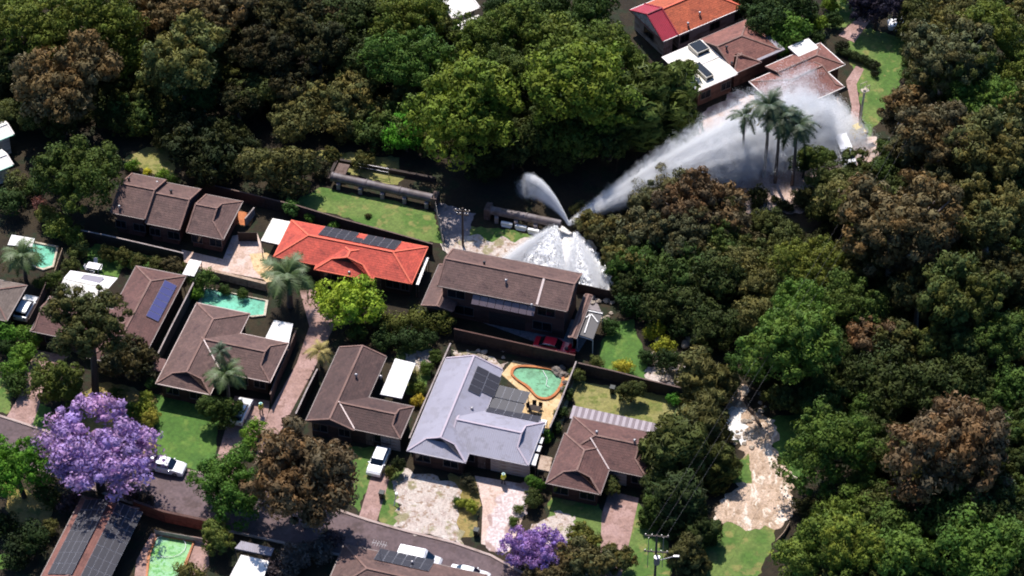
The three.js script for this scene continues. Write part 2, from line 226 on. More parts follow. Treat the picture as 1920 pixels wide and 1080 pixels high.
// ------------------------------------------------------------------ houses
const PHI = -15.9 * Math.PI / 180, PHI2 = 33 * Math.PI / 180;     // the street's grid and the upper street's grid
class House {
  constructor(name, label, phi, opx, group) { this.phi = phi; this.o = P(...opx); this.g = thing(name, label, 'house', this.o, phi, group); this.k = 0; this.wings = []; }
  loc(v) { return v.clone().sub(this.o).applyAxisAngle(V3(0, 1, 0), -this.phi); }
  at(px, py, h) { return this.loc(P(px, py, h)); }
  // a rectangular wing given by the photo corners of its eaves; axis is the ridge direction, f the hip share at each end (1 hip, 0 gable, between: dutch gable)
  wing({ fl, fr, bl, br, eave = 2.6, pitch = 0.4, axis = 'x', f = [1, 1], roof, wall = M.brickBrown, ridge = M.ridge, gutter = M.gutterBrown, base = 0, gable = M.ventDark, walls = true, pad = [0, 0, 0, 0] }) {
    this.k++; eave += this.k * 0.013;
    const A = this.at(...fl, eave), B = this.at(...fr, eave), C = bl ? this.at(...bl, eave) : this.at(...br, eave);
    let x0 = A.x - pad[0], x1 = B.x + pad[1], z1 = (bl ? A.z : B.z) + pad[3], z0 = C.z - pad[2];
    if (bl && br) z0 = (C.z + this.at(...br, eave).z) / 2 - pad[2];
    const cx = (x0 + x1) / 2, cz = (z0 + z1) / 2, along = axis === 'x';
    const L = (along ? x1 - x0 : z1 - z0) / 2, W = (along ? z1 - z0 : x1 - x0) / 2;
    const w = { cx, cz, L, W, eave, pitch, along, x0, x1, z0, z1, house: this };
    // (a, b): a along the ridge, b across it, turned into the house's axes
    const T = (a, y, b) => along ? V3(cx + a, eave + y, cz + b) : V3(cx + b, eave + y, cz - a);
    w.T = T; const [f0, f1] = f, th = 0.16, H = W * pitch;
    const e0 = -(L - f0 * W), e1 = L - f1 * W, F = new Faces(), yy = (q) => th + q * H;
    const slope = (s) => { const p = [T(-L, th, s * W), T(L, th, s * W)]; if (f1 > 0) p.push(T(e1, yy(f1), s * W * (1 - f1))); if (f1 < 1) p.push(T(e1, yy(1), 0)); if (f0 < 1) p.push(T(e0, yy(1), 0)); if (f0 > 0) p.push(T(e0, yy(f0), s * W * (1 - f0))); if (f0 === 1 && f1 === 1) p.push(); return s > 0 ? p : p.reverse(); };
    F.add(...slope(1)); F.add(...slope(-1));
    if (f1 > 0) { const p = [T(L, th, W), T(L, th, -W), T(e1, yy(f1), -W * (1 - f1))]; if (f1 < 1) p.push(T(e1, yy(f1), W * (1 - f1))); F.add(...p); }
    if (f0 > 0) { const p = [T(-L, th, -W), T(-L, th, W), T(e0, yy(f0), W * (1 - f0))]; if (f0 < 1) p.push(T(e0, yy(f0), -W * (1 - f0))); F.add(...p); }
    F.add(T(-L, 0, -W), T(L, 0, -W), T(L, 0, W), T(-L, 0, W));
    F.add(T(-L, 0, W), T(L, 0, W), T(L, th, W), T(-L, th, W)); F.add(T(L, 0, -W), T(-L, 0, -W), T(-L, th, -W), T(L, th, -W));
    F.add(T(L, 0, W), T(L, 0, -W), T(L, th, -W), T(L, th, W)); F.add(T(-L, 0, -W), T(-L, 0, W), T(-L, th, W), T(-L, th, -W));
    w.roof = part(this.g, 'roof', F.geo(), roof);
    if (f0 < 1 || f1 < 1) { if (f1 < 1) part(w.roof, 'gable', new Faces().add(T(e1 + 0.002, yy(f1), W * (1 - f1)), T(e1 + 0.002, yy(f1), -W * (1 - f1)), T(e1 + 0.002, yy(1), 0)).geo(), gable); if (f0 < 1) part(w.roof, 'gable', new Faces().add(T(e0 - 0.002, yy(f0), -W * (1 - f0)), T(e0 - 0.002, yy(f0), W * (1 - f0)), T(e0 - 0.002, yy(1), 0)).geo(), gable); }
    const caps = [beam(T(e0, yy(1) + 0.03, 0), T(e1, yy(1) + 0.03, 0), 0.24, 0.1)];
    for (const s of [-1, 1]) { if (f1 > 0) caps.push(beam(T(L, th + 0.02, s * W), T(e1, yy(f1) + 0.02, s * W * (1 - f1)), 0.22, 0.1)); if (f0 > 0) caps.push(beam(T(-L, th + 0.02, s * W), T(e0, yy(f0) + 0.02, s * W * (1 - f0)), 0.22, 0.1));
      if (f1 < 1) caps.push(beam(T(e1, yy(f1) + 0.02, s * W * (1 - f1)), T(e1, yy(1) + 0.02, 0), 0.2, 0.12)); if (f0 < 1) caps.push(beam(T(e0, yy(f0) + 0.02, s * W * (1 - f0)), T(e0, yy(1) + 0.02, 0), 0.2, 0.12)); }
    part(w.roof, 'ridge_cap', merge(caps), ridge);
    const gu = []; for (const s of [-1, 1]) { gu.push(beam(T(-L, th * 0.6, s * (W + 0.06)), T(L, th * 0.6, s * (W + 0.06)), 0.09, 0.12)); } if (f1 > 0) gu.push(beam(T(L + 0.06, th * 0.6, -W - 0.1), T(L + 0.06, th * 0.6, W + 0.1), 0.12, 0.13)); if (f0 > 0) gu.push(beam(T(-L - 0.06, th * 0.6, -W - 0.1), T(-L - 0.06, th * 0.6, W + 0.1), 0.12, 0.13));
    for (const q of gu) part(this.g, 'gutter', q, gutter);
    if (walls) { const ins = 0.5 + this.k * 0.006; w.ins = ins; const bb = box(x1 - x0 - 2 * ins, eave - base - 0.02 * 0, z1 - z0 - 2 * ins, cx, (eave + base) / 2 - 0.004, cz); part(this.g, 'wall', bb, wall); }
    this.wings.push(w); return w;
  }
  // windows on a wing's wall: side 'front' or 'right', positions in metres from the wall's middle
  windows(w, side, list, sill = 0.9, h = 1.2) {
    for (const [c, width] of list) {
      const o = new THREE.Group(); o.name = 'window'; this.g.add(o); const y = sill + h / 2;
      if (side === 'front') o.position.set(w.cx + c, y, w.z1 - w.ins); else if (side === 'back') { o.position.set(w.cx + c, y, w.z0 + w.ins); o.rotation.y = Math.PI; } else if (side === 'right') { o.position.set(w.x1 - w.ins, y, w.cz + c); o.rotation.y = Math.PI / 2; } else { o.position.set(w.x0 + w.ins, y, w.cz + c); o.rotation.y = -Math.PI / 2; }
      part(o, 'frame', merge([box(width + 0.12, 0.07, 0.1, 0, h / 2, 0.03), box(width + 0.12, 0.09, 0.16, 0, -h / 2, 0.05), box(0.07, h - 0.08, 0.098, -width / 2, 0, 0.03), box(0.07, h - 0.08, 0.098, width / 2, 0, 0.03), box(0.05, h - 0.08, 0.09, 0, 0, 0.03)]), M.frameDark);
      for (const s of [-1, 1]) part(o, 'pane', box(width / 2 - 0.07, h - 0.09, 0.03, s * width / 4, 0, 0.02), M.glass);
    }
  }
  door(w, c, width = 0.95, h = 2.1, m = M.timber) { const o = new THREE.Group(); o.name = 'door'; o.position.set(w.cx + c, 0, w.z1 - w.ins); this.g.add(o); part(o, 'door_leaf', box(width, h, 0.06, 0, h / 2 + 0.03, 0.02), m); part(o, 'handle', box(0.05, 0.16, 0.06, width / 2 - 0.1, 1.05, 0.07), M.steel); }
  garage(w, c, width = 4.8, h = 2.15, m = M.render) { const o = new THREE.Group(); o.name = 'garage_door'; o.position.set(w.cx + c, 0, w.z1 - w.ins); this.g.add(o); for (let i = 0; i < 4; i++) part(o, 'panel', box(width, h / 4 - 0.025, 0.05, 0, (i + 0.5) * h / 4 + 0.02, 0.02), m); }
  // the point of a wing's slope under a photo pixel: (a, q) = metres along the ridge axis, metres up the slope from the eave
  slopeHit(w, side, px, py) {
    const s = side, up = Math.hypot(1, w.pitch), p0 = w.T(0, 0.16, s * w.W), pr = w.T(0, 0.16 + w.W * w.pitch, 0), pa = w.T(1, 0.16, s * w.W);
    const ad = pa.sub(p0), sd = pr.sub(p0).normalize(), n = ad.clone().cross(sd);
    const o = this.loc(CAM), d = rayDir(px, py).applyAxisAngle(V3(0, 1, 0), -this.phi), t = p0.clone().sub(o).dot(n) / d.dot(n), hit = o.addScaledVector(d, t).sub(p0);
    return { a: hit.dot(ad), q: hit.dot(sd), ad, sd, p0, n: (n.y < 0 ? n.negate() : n).normalize(), up };
  }
  solar(w, side, from, cols, rows, pw, ph, m = M.solar, gap = 0.04, dir = 1, rowGaps = null) {   // from: photo pixel of the panel corner lowest along a and highest up the slope
    const h = this.slopeHit(w, side, ...from), X = h.ad, Yd = h.n, Z = X.clone().cross(Yd), R = new THREE.Matrix4().makeBasis(X, Yd, Z);
    const pg = solarGeo(pw, ph);
    for (let i = 0; i < cols; i++) for (let j = 0; j < rows; j++) {
      const a = h.a + dir * (i + 0.5) * (pw + gap), q = h.q - (j + 0.5) * (ph + gap) - (rowGaps ? rowGaps(j) : 0);
      const c = h.p0.clone().addScaledVector(X, a).addScaledVector(h.sd, q).addScaledVector(Yd, 0.11);
      const o = part(this.g, 'solar_panel', pg[0], m); o.quaternion.setFromRotationMatrix(R); o.position.copy(c); part(o, 'frame', pg[1], M.alu);
    }
  }
  vent(w, side, px, py, m = M.steel) { const h = this.slopeHit(w, side, px, py), c = h.p0.clone().addScaledVector(h.ad, h.a).addScaledVector(h.sd, h.q); const o = part(this.g, 'roof_vent', ventGeo, m); o.position.copy(c); }
  bar(a, b, wd, m, name = 'valley_flashing') { part(this.g, name, beam(a, b, wd, 0.05), m); }
  // valley flashing from the inner eave corner of a forward wing (a) and the wing behind it (b) up to the forward wing's ridge
  valley(a, b) { const y = Math.max(a.eave, b.eave) + 0.21; this.bar(V3(a.x1, y, b.z1), V3(a.cx + 0.15, y + a.W * Math.min(a.pitch, b.pitch), b.z1 - a.W + 0.15), 0.15, M.valley); }
}
const sg = {};
function solarGeo(w, h) { const k = w + '_' + h; if (!sg[k]) sg[k] = [box(w - 0.05, 0.045, h - 0.05), box(w, 0.035, h, 0, -0.008, 0)]; return sg[k]; }
const ventGeo = (() => { const g = [new THREE.CylinderGeometry(0.12, 0.14, 0.3, 10)]; g[0].translate(0, 0.15, 0); const s = new THREE.SphereGeometry(0.2, 10, 8); s.scale(1, 0.85, 1); s.translate(0, 0.42, 0); g.push(s); return merge(g); })();

// H1 stepped brown townhouses
{ const h = new House('townhouse_row', 'stepped brown tiled townhouse row above the hedge', PHI, [330, 440]);
  const c = { roof: M.tileBrown, axis: 'x', pitch: 0.42, wall: M.brickPink };
  const a = h.wing({ ...c, fl: [208, 400], fr: [271, 414], bl: [217, 322], br: [293, 334], eave: 3.5, f: [0, 0] });
  const b = h.wing({ ...c, fl: [273, 420], fr: [336, 434], bl: [293, 341], br: [374, 355], eave: 3.0, f: [0, 0] });
  const d = h.wing({ ...c, fl: [350, 437], fr: [418, 451], bl: [373, 364], br: [449, 378], eave: 2.6, f: [0, 0.55] });
  for (const w of [a, b, d]) { h.windows(w, 'front', [[-1.3, 1.4], [1.2, 1.6]]); }
  h.vent(a, -1, 242, 339, M.metalDark); h.vent(b, -1, 321, 362, M.metalDark); h.vent(a, 1, 224, 391); h.vent(b, -1, 295, 346);
}
// H2 red terracotta house
{ const h = new House('terracotta_house', 'house with bright red tiled hip roof and rear solar panels', PHI, [650, 540]);
  const c = { roof: M.tileTerracotta, ridge: M.ridgeRed, gutter: M.ridgeRed, wall: M.brickBrown, gable: M.ventDark };
  const m = h.wing({ ...c, fl: [514, 482], fr: [770, 536], bl: [547, 414], br: [798, 465], f: [1, 1] });
  const p = h.wing({ ...c, axis: 'z', fl: [590, 506], fr: [698, 527], bl: [617, 440], f: [0.45, 1], pitch: 0.38 });
  h.solar(m, -1, [596, 441], 4, 2, 1.08, 1.5); h.solar(m, -1, [676, 457], 4, 2, 1.08, 1.5); h.solar(m, -1, [660, 454], 1, 1, 1.0, 1.5);
  h.windows(m, 'front', [[6.4, 1.8], [8.0, 1.0]]); h.windows(p, 'front', [[-1.8, 1.8], [1.8, 1.8]]); h.door(m, 4.4); h.windows(m, 'right', [[0, 1.2]]);
  h.vent(m, 1, 655, 515); }
// H3 two storey brown house
{ const h = new House('two_storey_house', 'two storey brown tiled house beside the burst water', PHI, [960, 620]);
  const c = { roof: M.tileBrown, wall: M.brickPink };
  const m = h.wing({ ...c, fl: [820, 537], fr: [1060, 594], bl: [844, 464], br: [1087, 517], eave: 5.2, f: [0, 0], pitch: 0.42, gable: M.ventDark });
  const l = h.wing({ ...c, fl: [790, 574], fr: [848, 587], bl: [815, 496], eave: 2.6, f: [0, 0], pitch: 0.22, axis: 'z' });
  const r = h.wing({ ...c, fl: [1066, 634], fr: [1080, 637], bl: [1092, 553], eave: 2.7, f: [0, 0], pitch: 0.25, axis: 'z' });
  h.windows(m, 'front', [[-6, 2.2], [-2.5, 2.0], [1, 2.0], [5.5, 2.2]], 3.4, 1.3); h.windows(m, 'front', [[-5, 2.4], [5, 2.4]], 0.8, 1.4); h.garage(m, 0.5, 4.6, 2.2, M.timberDark);
  h.windows(m, 'right', [[0, 1.4]], 3.4, 1.2);
  h.vent(m, -1, 908, 496, M.metalDark); h.vent(m, 1, 949, 530); h.vent(m, 1, 997, 576);
  // translucent awning sheets hung below the front eave
  for (let i = 0; i < 8; i++) { const x = m.x0 + 4.6 + i * 1.0; part(h.g, 'awning_sheet', new Faces().add(V3(x, 5.1, m.z1 + 0.03), V3(x, 4.35, m.z1 + 0.95), V3(x + 0.93, 4.35, m.z1 + 0.95), V3(x + 0.93, 5.1, m.z1 + 0.03)).geo(), M.sheetDark); }
  part(h.g, 'ridge_strip', beam(m.T(4.4, 0.22, m.W * 0.98), m.T(4.4, m.W * m.pitch + 0.22, 0.02), 0.28, 0.05), M.valley); }
// H4 brown house with blue panels
{ const h = new House('brown_house', 'brown tiled house with a column of blue solar panels', PHI, [200, 640]);
  const c = { roof: M.tileRose, wall: M.brickBrown };
  const a = h.wing({ ...c, axis: 'z', fl: [164, 672], fr: [260, 690], bl: [238, 497], br: [336, 517], f: [1, 1] });
  const b = h.wing({ ...c, fl: [58, 622], fr: [215, 656], bl: [90, 557], f: [0.1, 0] });
  h.solar(a, 1, [273, 593], 6, 1, 1.06, 1.65, M.solarBlue);
  h.windows(a, 'front', [[-1.6, 1.6], [1.6, 1.6]]); h.windows(b, 'front', [[-3, 1.8]]); h.door(b, 0); }
// H5 brown house with turquoise pool
{ const h = new House('brown_house', 'brown tiled house in front of the turquoise pool', PHI, [400, 700]);
  const c = { roof: M.tileBrown, wall: M.brickBrown, gutter: M.gutterPink };
  const a = h.wing({ ...c, axis: 'z', fl: [293, 720], fr: [393, 743], bl: [370, 570], f: [0.45, 1] });
  const b = h.wing({ ...c, fl: [360, 690], fr: [506, 718], br: [540, 645], f: [0, 0.5] });
  h.windows(a, 'front', [[-1.6, 1.6], [1.5, 1.8]]); h.windows(b, 'front', [[1, 1.8], [3.4, 1.4]]); h.door(b, -0.6);
  h.valley(a, b); }
// H6 brown house with white patio roof
{ const h = new House('brown_house', 'dark brown gabled house beside the white patio roof', PHI, [670, 800]);
  const c = { roof: M.tileDark, wall: M.brickBrown };
  const a = h.wing({ ...c, axis: 'z', fl: [574, 790], fr: [662, 812], bl: [630, 653], br: [738, 672], f: [0, 0], pitch: 0.36 });
  const b = h.wing({ ...c, fl: [620, 793], fr: [750, 824], br: [774, 764], f: [0, 0.5], pitch: 0.38 });
  h.windows(a, 'front', [[-1.4, 1.8], [1.6, 1.4]]); h.windows(b, 'front', [[2, 2.0]]); h.garage(b, -0.6 + 3.6, 2.4); h.door(b, 0.4);
  h.valley(a, b); h.vent(a, 1, 668, 707); h.vent(a, 1, 714, 710); }
// H7 lilac roofed house
{ const h = new House('lilac_roof_house', 'house with pale lilac metal roof and many solar panels', PHI, [880, 860]);
  const c = { roof: M.roofLilac, wall: M.brickBrown, ridge: M.ridgeLilac, gutter: M.gutterGrey };
  const a = h.wing({ ...c, axis: 'z', fl: [764, 846], fr: [872, 869], bl: [834, 673], br: [940, 694], f: [0.5, 0] });
  const b = h.wing({ ...c, fl: [840, 842], fr: [990, 874], br: [1017, 793], f: [0, 0.5], pitch: 0.37 });
  h.solar(a, 1, [876, 732], 4, 1, 1.02, 1.6); h.solar(a, 1, [902, 735], 3, 1, 1.1, 1.6);
  h.windows(a, 'front', [[-1.8, 1.8], [1.6, 1.8]]); h.garage(b, 2.6, 4.8); h.door(b, -0.9); h.windows(b, 'front', [[-2.4, 1.2]]);
  h.vent(b, -1, 885, 770); h.solar(b, -1, [910, 772], 6, 1, 1.05, 1.5); }
// H8 brown house with striped pergola
{ const h = new House('brown_house', 'brown tiled house with striped translucent pergola behind', PHI, [1120, 920]);
  const c = { roof: M.tileRose, wall: M.brickBrown };
  const b = h.wing({ ...c, fl: [1046, 862], fr: [1210, 899], bl: [1070, 782], br: [1236, 816], f: [1, 0.5], pitch: 0.4 });
  const a = h.wing({ ...c, axis: 'z', fl: [1024, 907], fr: [1125, 929], bl: [1062, 815], f: [0.5, 1], pitch: 0.42 });
  h.windows(a, 'front', [[-1.6, 1.8], [1.6, 1.8]]); h.windows(b, 'front', [[4.3, 1.6]]); h.garage(b, 1.6, 2.6); h.vent(b, -1, 1119, 814); h.vent(b, -1, 1190, 830);
  h.valley(a, b); }
// H9 brown house with long solar strips (bottom)
{ const h = new House('brown_house', 'brown tiled house with long solar strips on both slopes', PHI, [170, 1060]);
  const a = h.wing({ roof: M.tileRusty, wall: M.brickPink, axis: 'z', fl: [58, 1120], fr: [168, 1142], bl: [158, 937], br: [258, 950], f: [1, 1], pitch: 0.3 });
  const b = h.wing({ roof: M.tileRusty, wall: M.brickPink, axis: 'x', fl: [95, 1125], fr: [215, 1150], bl: [118, 1075], f: [1, 1], pitch: 0.5 });
  h.solar(a, -1, [135, 1078], 7, 4, 1.65, 0.75); h.solar(a, 1, [150, 1082], 7, 4, 1.65, 0.75); h.windows(a, 'right', [[3, 1.6], [0, 1.2]]); }
// H10 brown house at the street's near side
{ const h = new House('brown_house', 'brown tiled hip roof with a dark solar array beside the work van', PHI, [740, 1100]);
  const a = h.wing({ roof: M.tileBrown, wall: M.brickPink, fl: [605, 1118], fr: [860, 1170], bl: [650, 1026], br: [862, 1066], f: [1, 1], pitch: 0.36, pad: [0, 1, 0, 0] });
  h.solar(a, -1, [700, 1050], 6, 2, 1.05, 1.3); h.windows(a, 'back', [[-4, 1.6], [2, 1.6]]); h.vent(a, -1, 773, 1058); 
  const ant = part(h.g, 'antenna', merge([rod(V3(0, 0, 0), V3(0, 2.6, 0), 0.03), rod(V3(-0.9, 2.4, 0), V3(0.9, 2.4, 0), 0.025), ...[-0.8, -0.5, -0.2, 0.1, 0.4, 0.7].map((x) => rod(V3(x, 2.4, -0.45), V3(x, 2.4, 0.45), 0.02))]), M.steel); ant.position.copy(h.at(713, 1046, 3.2)); }
// H11 left edge house
{ const h = new House('grey_brown_house', 'grey brown tiled house cut by the edge of the picture beside a timber fence', PHI, [0, 600]);
  const a = h.wing({ roof: M.tileGreyBrown, wall: M.brickBrown, fl: [-110, 578], fr: [12, 604], bl: [-75, 510], br: [48, 538], f: [1, 0.9] });
  h.windows(a, 'front', [[2, 1.6]]); }
// H12 white roofed house on the upper left
{ const h = new House('white_roof_house', 'white metal roofed house among trees with green gutters', PHI2, [0, 320]);
  mat('gutterTeal', '#6fb8a0', { roughness: 0.5 });
  h.wing({ roof: M.roofWhite, wall: M.renderWhite, fl: [-60, 345], fr: [26, 312], bl: [-70, 300], br: [58, 272], f: [0, 0], pitch: 0.3, gutter: M.gutterTeal, ridge: M.gutterWhite });
  h.wing({ roof: M.roofWhite, wall: M.renderWhite, fl: [-70, 292], fr: [22, 248], bl: [-90, 262], f: [0, 0], pitch: 0.3, eave: 3.2, gutter: M.gutterTeal, ridge: M.gutterWhite }); }
// H13 red metal and orange tile house
{ const h = new House('red_roof_house', 'house with a crimson metal gable end joined to orange tiles', PHI2, [1300, 80]);
  const c = { wall: M.render, gutter: M.gutterWhite };
  const a = h.wing({ ...c, roof: M.roofRed, ridge: M.roofRed, fl: [1243, 79], fr: [1271, 67], bl: [1182, 20], f: [0, 0], pitch: 0.5, eave: 3.0, gable: M.renderWhite });
  const b = h.wing({ ...c, roof: M.tileOrange, ridge: M.ridgeRed, fl: [1272, 67], fr: [1393, 13], bl: [1212, 8], f: [0, 1], pitch: 0.45, eave: 2.9 });
  h.windows(b, 'front', [[-4, 1.4], [1, 1.6], [5, 1.4]]); h.windows(a, 'left', [[0, 2.2]]); h.vent(b, 1, 1290, 48); h.vent(b, 1, 1312, 28); }
// H14 flat white roof and rusty tiles
{ const h = new House('flat_roof_house', 'house with a flat white roof and two dark skylights', PHI2, [1350, 180]);
  const w = h.wing({ roof: M.roofCream, ridge: M.gutterWhite, wall: M.brickPink, gutter: M.gutterWhite, fl: [1308, 172], fr: [1376, 134], bl: [1240, 112], br: [1314, 76], f: [0, 0], pitch: 0.03, eave: 3.1, gable: M.roofCream });
  const t = h.wing({ roof: M.tileRusty, wall: M.brickPink, fl: [1376, 136], fr: [1462, 92], bl: [1316, 74], f: [0, 1], pitch: 0.4, eave: 2.7 });
  const s = h.wing({ roof: M.tileRusty, wall: M.brickPink, axis: 'z', fl: [1376, 140], fr: [1426, 117], bl: [1345, 110], f: [1, 1], pitch: 0.42, eave: 2.72 });
  for (const [x, y, l, d] of [[1310, 92, 2.0, 2.2], [1318, 136, 1.2, 3.2]]) { const p = h.at(x, y, 3.4), o = part(h.g, 'skylight', box(l, 0.7, d, 0, 0, 0), M.roofCream); o.position.set(p.x, 3.55, p.z); part(o, 'glazing', box(l - 0.2, 0.06, d - 0.2, 0, 0.37, 0), M.glass); part(o, 'glazing', box(l - 0.3, 0.45, 0.05, 0, 0.02, d / 2 + 0.02), M.glass); }
  h.windows(w, 'front', [[-1.5, 1.6], [1.8, 1.6]]); h.vent(t, 1, 1362, 92, M.metalDark); h.vent(t, 1, 1372, 122, M.metalDark);
  const fl = h.at(1432, 92, 2.9); part(h.g, 'flat_roof', box(4.6, 0.14, 3.4, fl.x, 2.95, fl.z), M.roofGrey); }
// H15 drenched tile house
{ const h = new House('drenched_house', 'rusty tiled house drenched by the falling plume of water', PHI2, [1500, 190]);
  const c = { roof: M.tileRusty, wall: M.brickPink, gutter: M.gutterWhite };
  const a = h.wing({ ...c, fl: [1470, 214], fr: [1577, 160], bl: [1398, 158], f: [1, 0.2], pitch: 0.34 });
  const b = h.wing({ ...c, fl: [1480, 168], fr: [1580, 120], bl: [1432, 128], f: [0, 1], pitch: 0.36 });
  h.windows(a, 'front', [[-3, 1.6], [1, 1.8], [4, 1.2]]); const p = h.at(1508, 92, 3); part(h.g, 'flat_roof', box(3.4, 0.16, 2.8, p.x, 3.1, p.z), M.roofWhite); part(h.g, 'wall', box(3.0, 2.98, 2.4, p.x, 1.5, p.z), M.brickPink); }
// H16 white house on the upper edge, H17 red and white house on the far edge, H18 red shed
{ const h = new House('white_house', 'glaring white roofed house at the upper edge above the camphor trees', PHI2, [870, 40]);
  h.wing({ roof: M.roofWhite, wall: M.renderWhite, ridge: M.gutterWhite, gutter: M.gutterWhite, fl: [848, 36], fr: [898, 14], bl: [812, -14], f: [0, 0], pitch: 0.25, eave: 3 });
  h.wing({ roof: M.roofWhite, wall: M.renderWhite, ridge: M.gutterWhite, gutter: M.gutterWhite, fl: [864, 58], fr: [905, 40], bl: [858, 46], f: [0, 0], pitch: 0.2, eave: 2.4 }); }
{ const h = new House('red_roof_house', 'small red roofed white house half hidden in the forest', PHI2, [1915, 70]);
  h.wing({ roof: M.tileTerracotta, wall: M.renderWhite, fl: [1900, 72], fr: [1960, 44], bl: [1880, 44], f: [1, 1], gutter: M.gutterWhite }); h.wing({ roof: M.roofWhite, wall: M.renderWhite, fl: [1904, 150], fr: [1950, 128], bl: [1890, 132], f: [0, 0], pitch: 0.2, gutter: M.gutterWhite }); }
{ const h = new House('garden_shed', 'small red shed glimpsed between forest trunks', PHI2, [1697, 330]); h.g.userData.category = 'shed';
  h.wing({ roof: M.roofRed, wall: M.renderWhite, fl: [1690, 335], fr: [1712, 324], bl: [1680, 318], f: [0, 0], pitch: 0.25, eave: 2.2, gutter: M.gutterWhite }); }

// ------------------------------------------------------------------ patio covers, pergolas, pools
function flatRoof(name, label, px, h, m, { n = 1, m2 = null, across = false, posts = true, th = 0.1, drop = 0, category = 'pergola', postM = M.timber } = {}) {   // px: back-left, back-right, front-right, front-left at height h (front lower by drop)
  const [a, b, c, d] = px.map(([x, y], i) => P(x, y, h - (i > 1 ? drop : 0))), o = a.clone().add(c).multiplyScalar(0.5).setY(0);
  const g = thing(name, label, category, o); for (const p of [a, b, c, d]) p.sub(o);
  const L = (p, q, t) => p.clone().lerp(q, t);
  for (let i = 0; i < n; i++) {
    const t0 = i / n, t1 = (i + 1) / n - (n > 1 ? 0.02 / n : 0), q = across ? [L(a, d, t0), L(b, c, t0), L(b, c, t1), L(a, d, t1)] : [L(a, b, t0), L(a, b, t1), L(d, c, t1), L(d, c, t0)];
    const dn = q.map((p) => p.clone().setY(p.y - th)), F = new Faces().add(q[3], q[2], q[1], q[0]).add(dn[0], dn[1], dn[2], dn[3]);
    for (let k = 0; k < 4; k++) F.add(q[k], q[(k + 1) % 4], dn[(k + 1) % 4], dn[k]);
    part(g, n > 1 ? 'roof_sheet' : 'roof_panel', F.geo(), m2 && i % 2 ? m2 : m);
  }
  if (posts) for (const p of [a, b, c, d]) { const q = p.clone().multiplyScalar(0.96).setY(p.y - th); part(g, 'post', beam(q.clone().setY(0), q, 0.1, 0.1), postM); }
  part(g, 'beam', merge([beam(L(a, b, 0.02).setY(a.y - th - 0.09), L(b, a, 0.02).setY(b.y - th - 0.09), 0.08, 0.16), beam(L(d, c, 0.02).setY(d.y - th - 0.09), L(c, d, 0.02).setY(c.y - th - 0.09), 0.08, 0.16)]), postM);
  return { g, a, b, c, d, o };
}
flatRoof('patio_cover', 'white flat patio cover beside the red tiled roof', [[511, 409], [547, 416], [526, 459], [489, 451]], 2.5, M.roofCream, { n: 4, m2: M.roofWhite, postM: M.timberDark });
flatRoof('side_awning', 'narrow white awning along the end of the red tiled house', [[799, 482], [804, 483], [785, 534], [780, 533]], 2.2, M.roofWhite, { category: 'awning' });
{ const r = flatRoof('patio_cover', 'pale gabled patio cover behind the house with blue solar panels', [[119, 523], [203, 542], [180, 571], [106, 553]], 3.1, M.roofCream, { drop: 0.5 });
  const q = [[132, 507], [221, 521], [203, 541], [119, 522]].map(([x, y], i) => P(x, y, i < 2 ? 2.7 : 3.13).sub(r.o)); part(r.g, 'roof_panel', new Faces().add(q[3], q[2], q[1], q[0]).geo(), M.roofWhite);
  const s = [[158, 514], [196, 520], [186, 532], [149, 524]].map(([x, y]) => P(x, y, 3.02).sub(r.o)); part(r.g, 'grey_sheet', new Faces().add(s[3], s[2], s[1], s[0]).geo(), M.roofGrey); }
flatRoof('patio_cover', 'white patio cover behind the turquoise pool house', [[514, 600], [550, 607], [541, 645], [497, 634]], 2.5, M.roofWhite, { n: 3 });
flatRoof('patio_cover', 'glaring white patio roof beside the dark brown gabled house', [[741, 672], [779, 681], [753, 747], [713, 739]], 2.7, M.roofWhite, { n: 1 });
flatRoof('gate_awning', 'small square brown gate roof beside the house with turquoise pool', [[288, 668], [312, 674], [305, 698], [281, 690]], 2.3, M.tileRose, { category: 'awning' });
flatRoof('striped_pergola', 'long pergola roofed with striped light and dark translucent sheets', [[1075, 760], [1241, 796], [1235, 818], [1068, 784]], 2.75, M.sheetLight, { n: 28, m2: M.sheetDark, drop: 0.05 });
{ const r = flatRoof('patio_cover', 'dark flat patio cover carrying solar panels behind the lilac roof', [[934, 722], [992, 735], [974, 776], [917, 764]], 2.5, M.metalDark);
  const p0 = r.a.clone().lerp(r.c, 0), U = r.b.clone().sub(r.a).normalize(), Vd = r.d.clone().sub(r.a).normalize(), R = new THREE.Matrix4().makeBasis(U, V3(0, 1, 0), U.clone().cross(V3(0, 1, 0))), sp = solarGeo(0.98, 2.0);
  for (let j = 0; j < 2; j++) for (let i = 0; i < 4; i++) { const o = part(r.g, 'solar_panel', sp[0], M.solar); o.quaternion.setFromRotationMatrix(R); o.position.copy(p0).addScaledVector(U, 0.55 + i * 1.0).addScaledVector(Vd, 1.1 + j * 2.15).add(V3(0, 0.12, 0)); part(o, 'frame', sp[1], M.alu); } }
for (const [i, q] of [[[1012, 785], [1026, 788], [1018, 812], [1004, 809]], [[1008, 818], [1020, 821], [1016, 832], [1004, 829]], [[1002, 833], [1016, 836], [1012, 847], [998, 844]], [[994, 848], [1010, 852], [1004, 873], [990, 869]]].entries())
  flatRoof('side_awning', ['longest white awning panel beside the tan deck', 'small white awning panel next to the round shrub', 'small white awning panel along the lilac roof', 'white awning panel over the lilac house side door'][i], q, 2.4, M.roofWhite, { category: 'awning' });
flatRoof('side_awning', 'beige slatted awning between lilac and brown roofs', [[1014, 853], [1036, 858], [1030, 884], [1008, 879]], 2.4, M.timberPale, { n: 7, across: true, category: 'awning' });
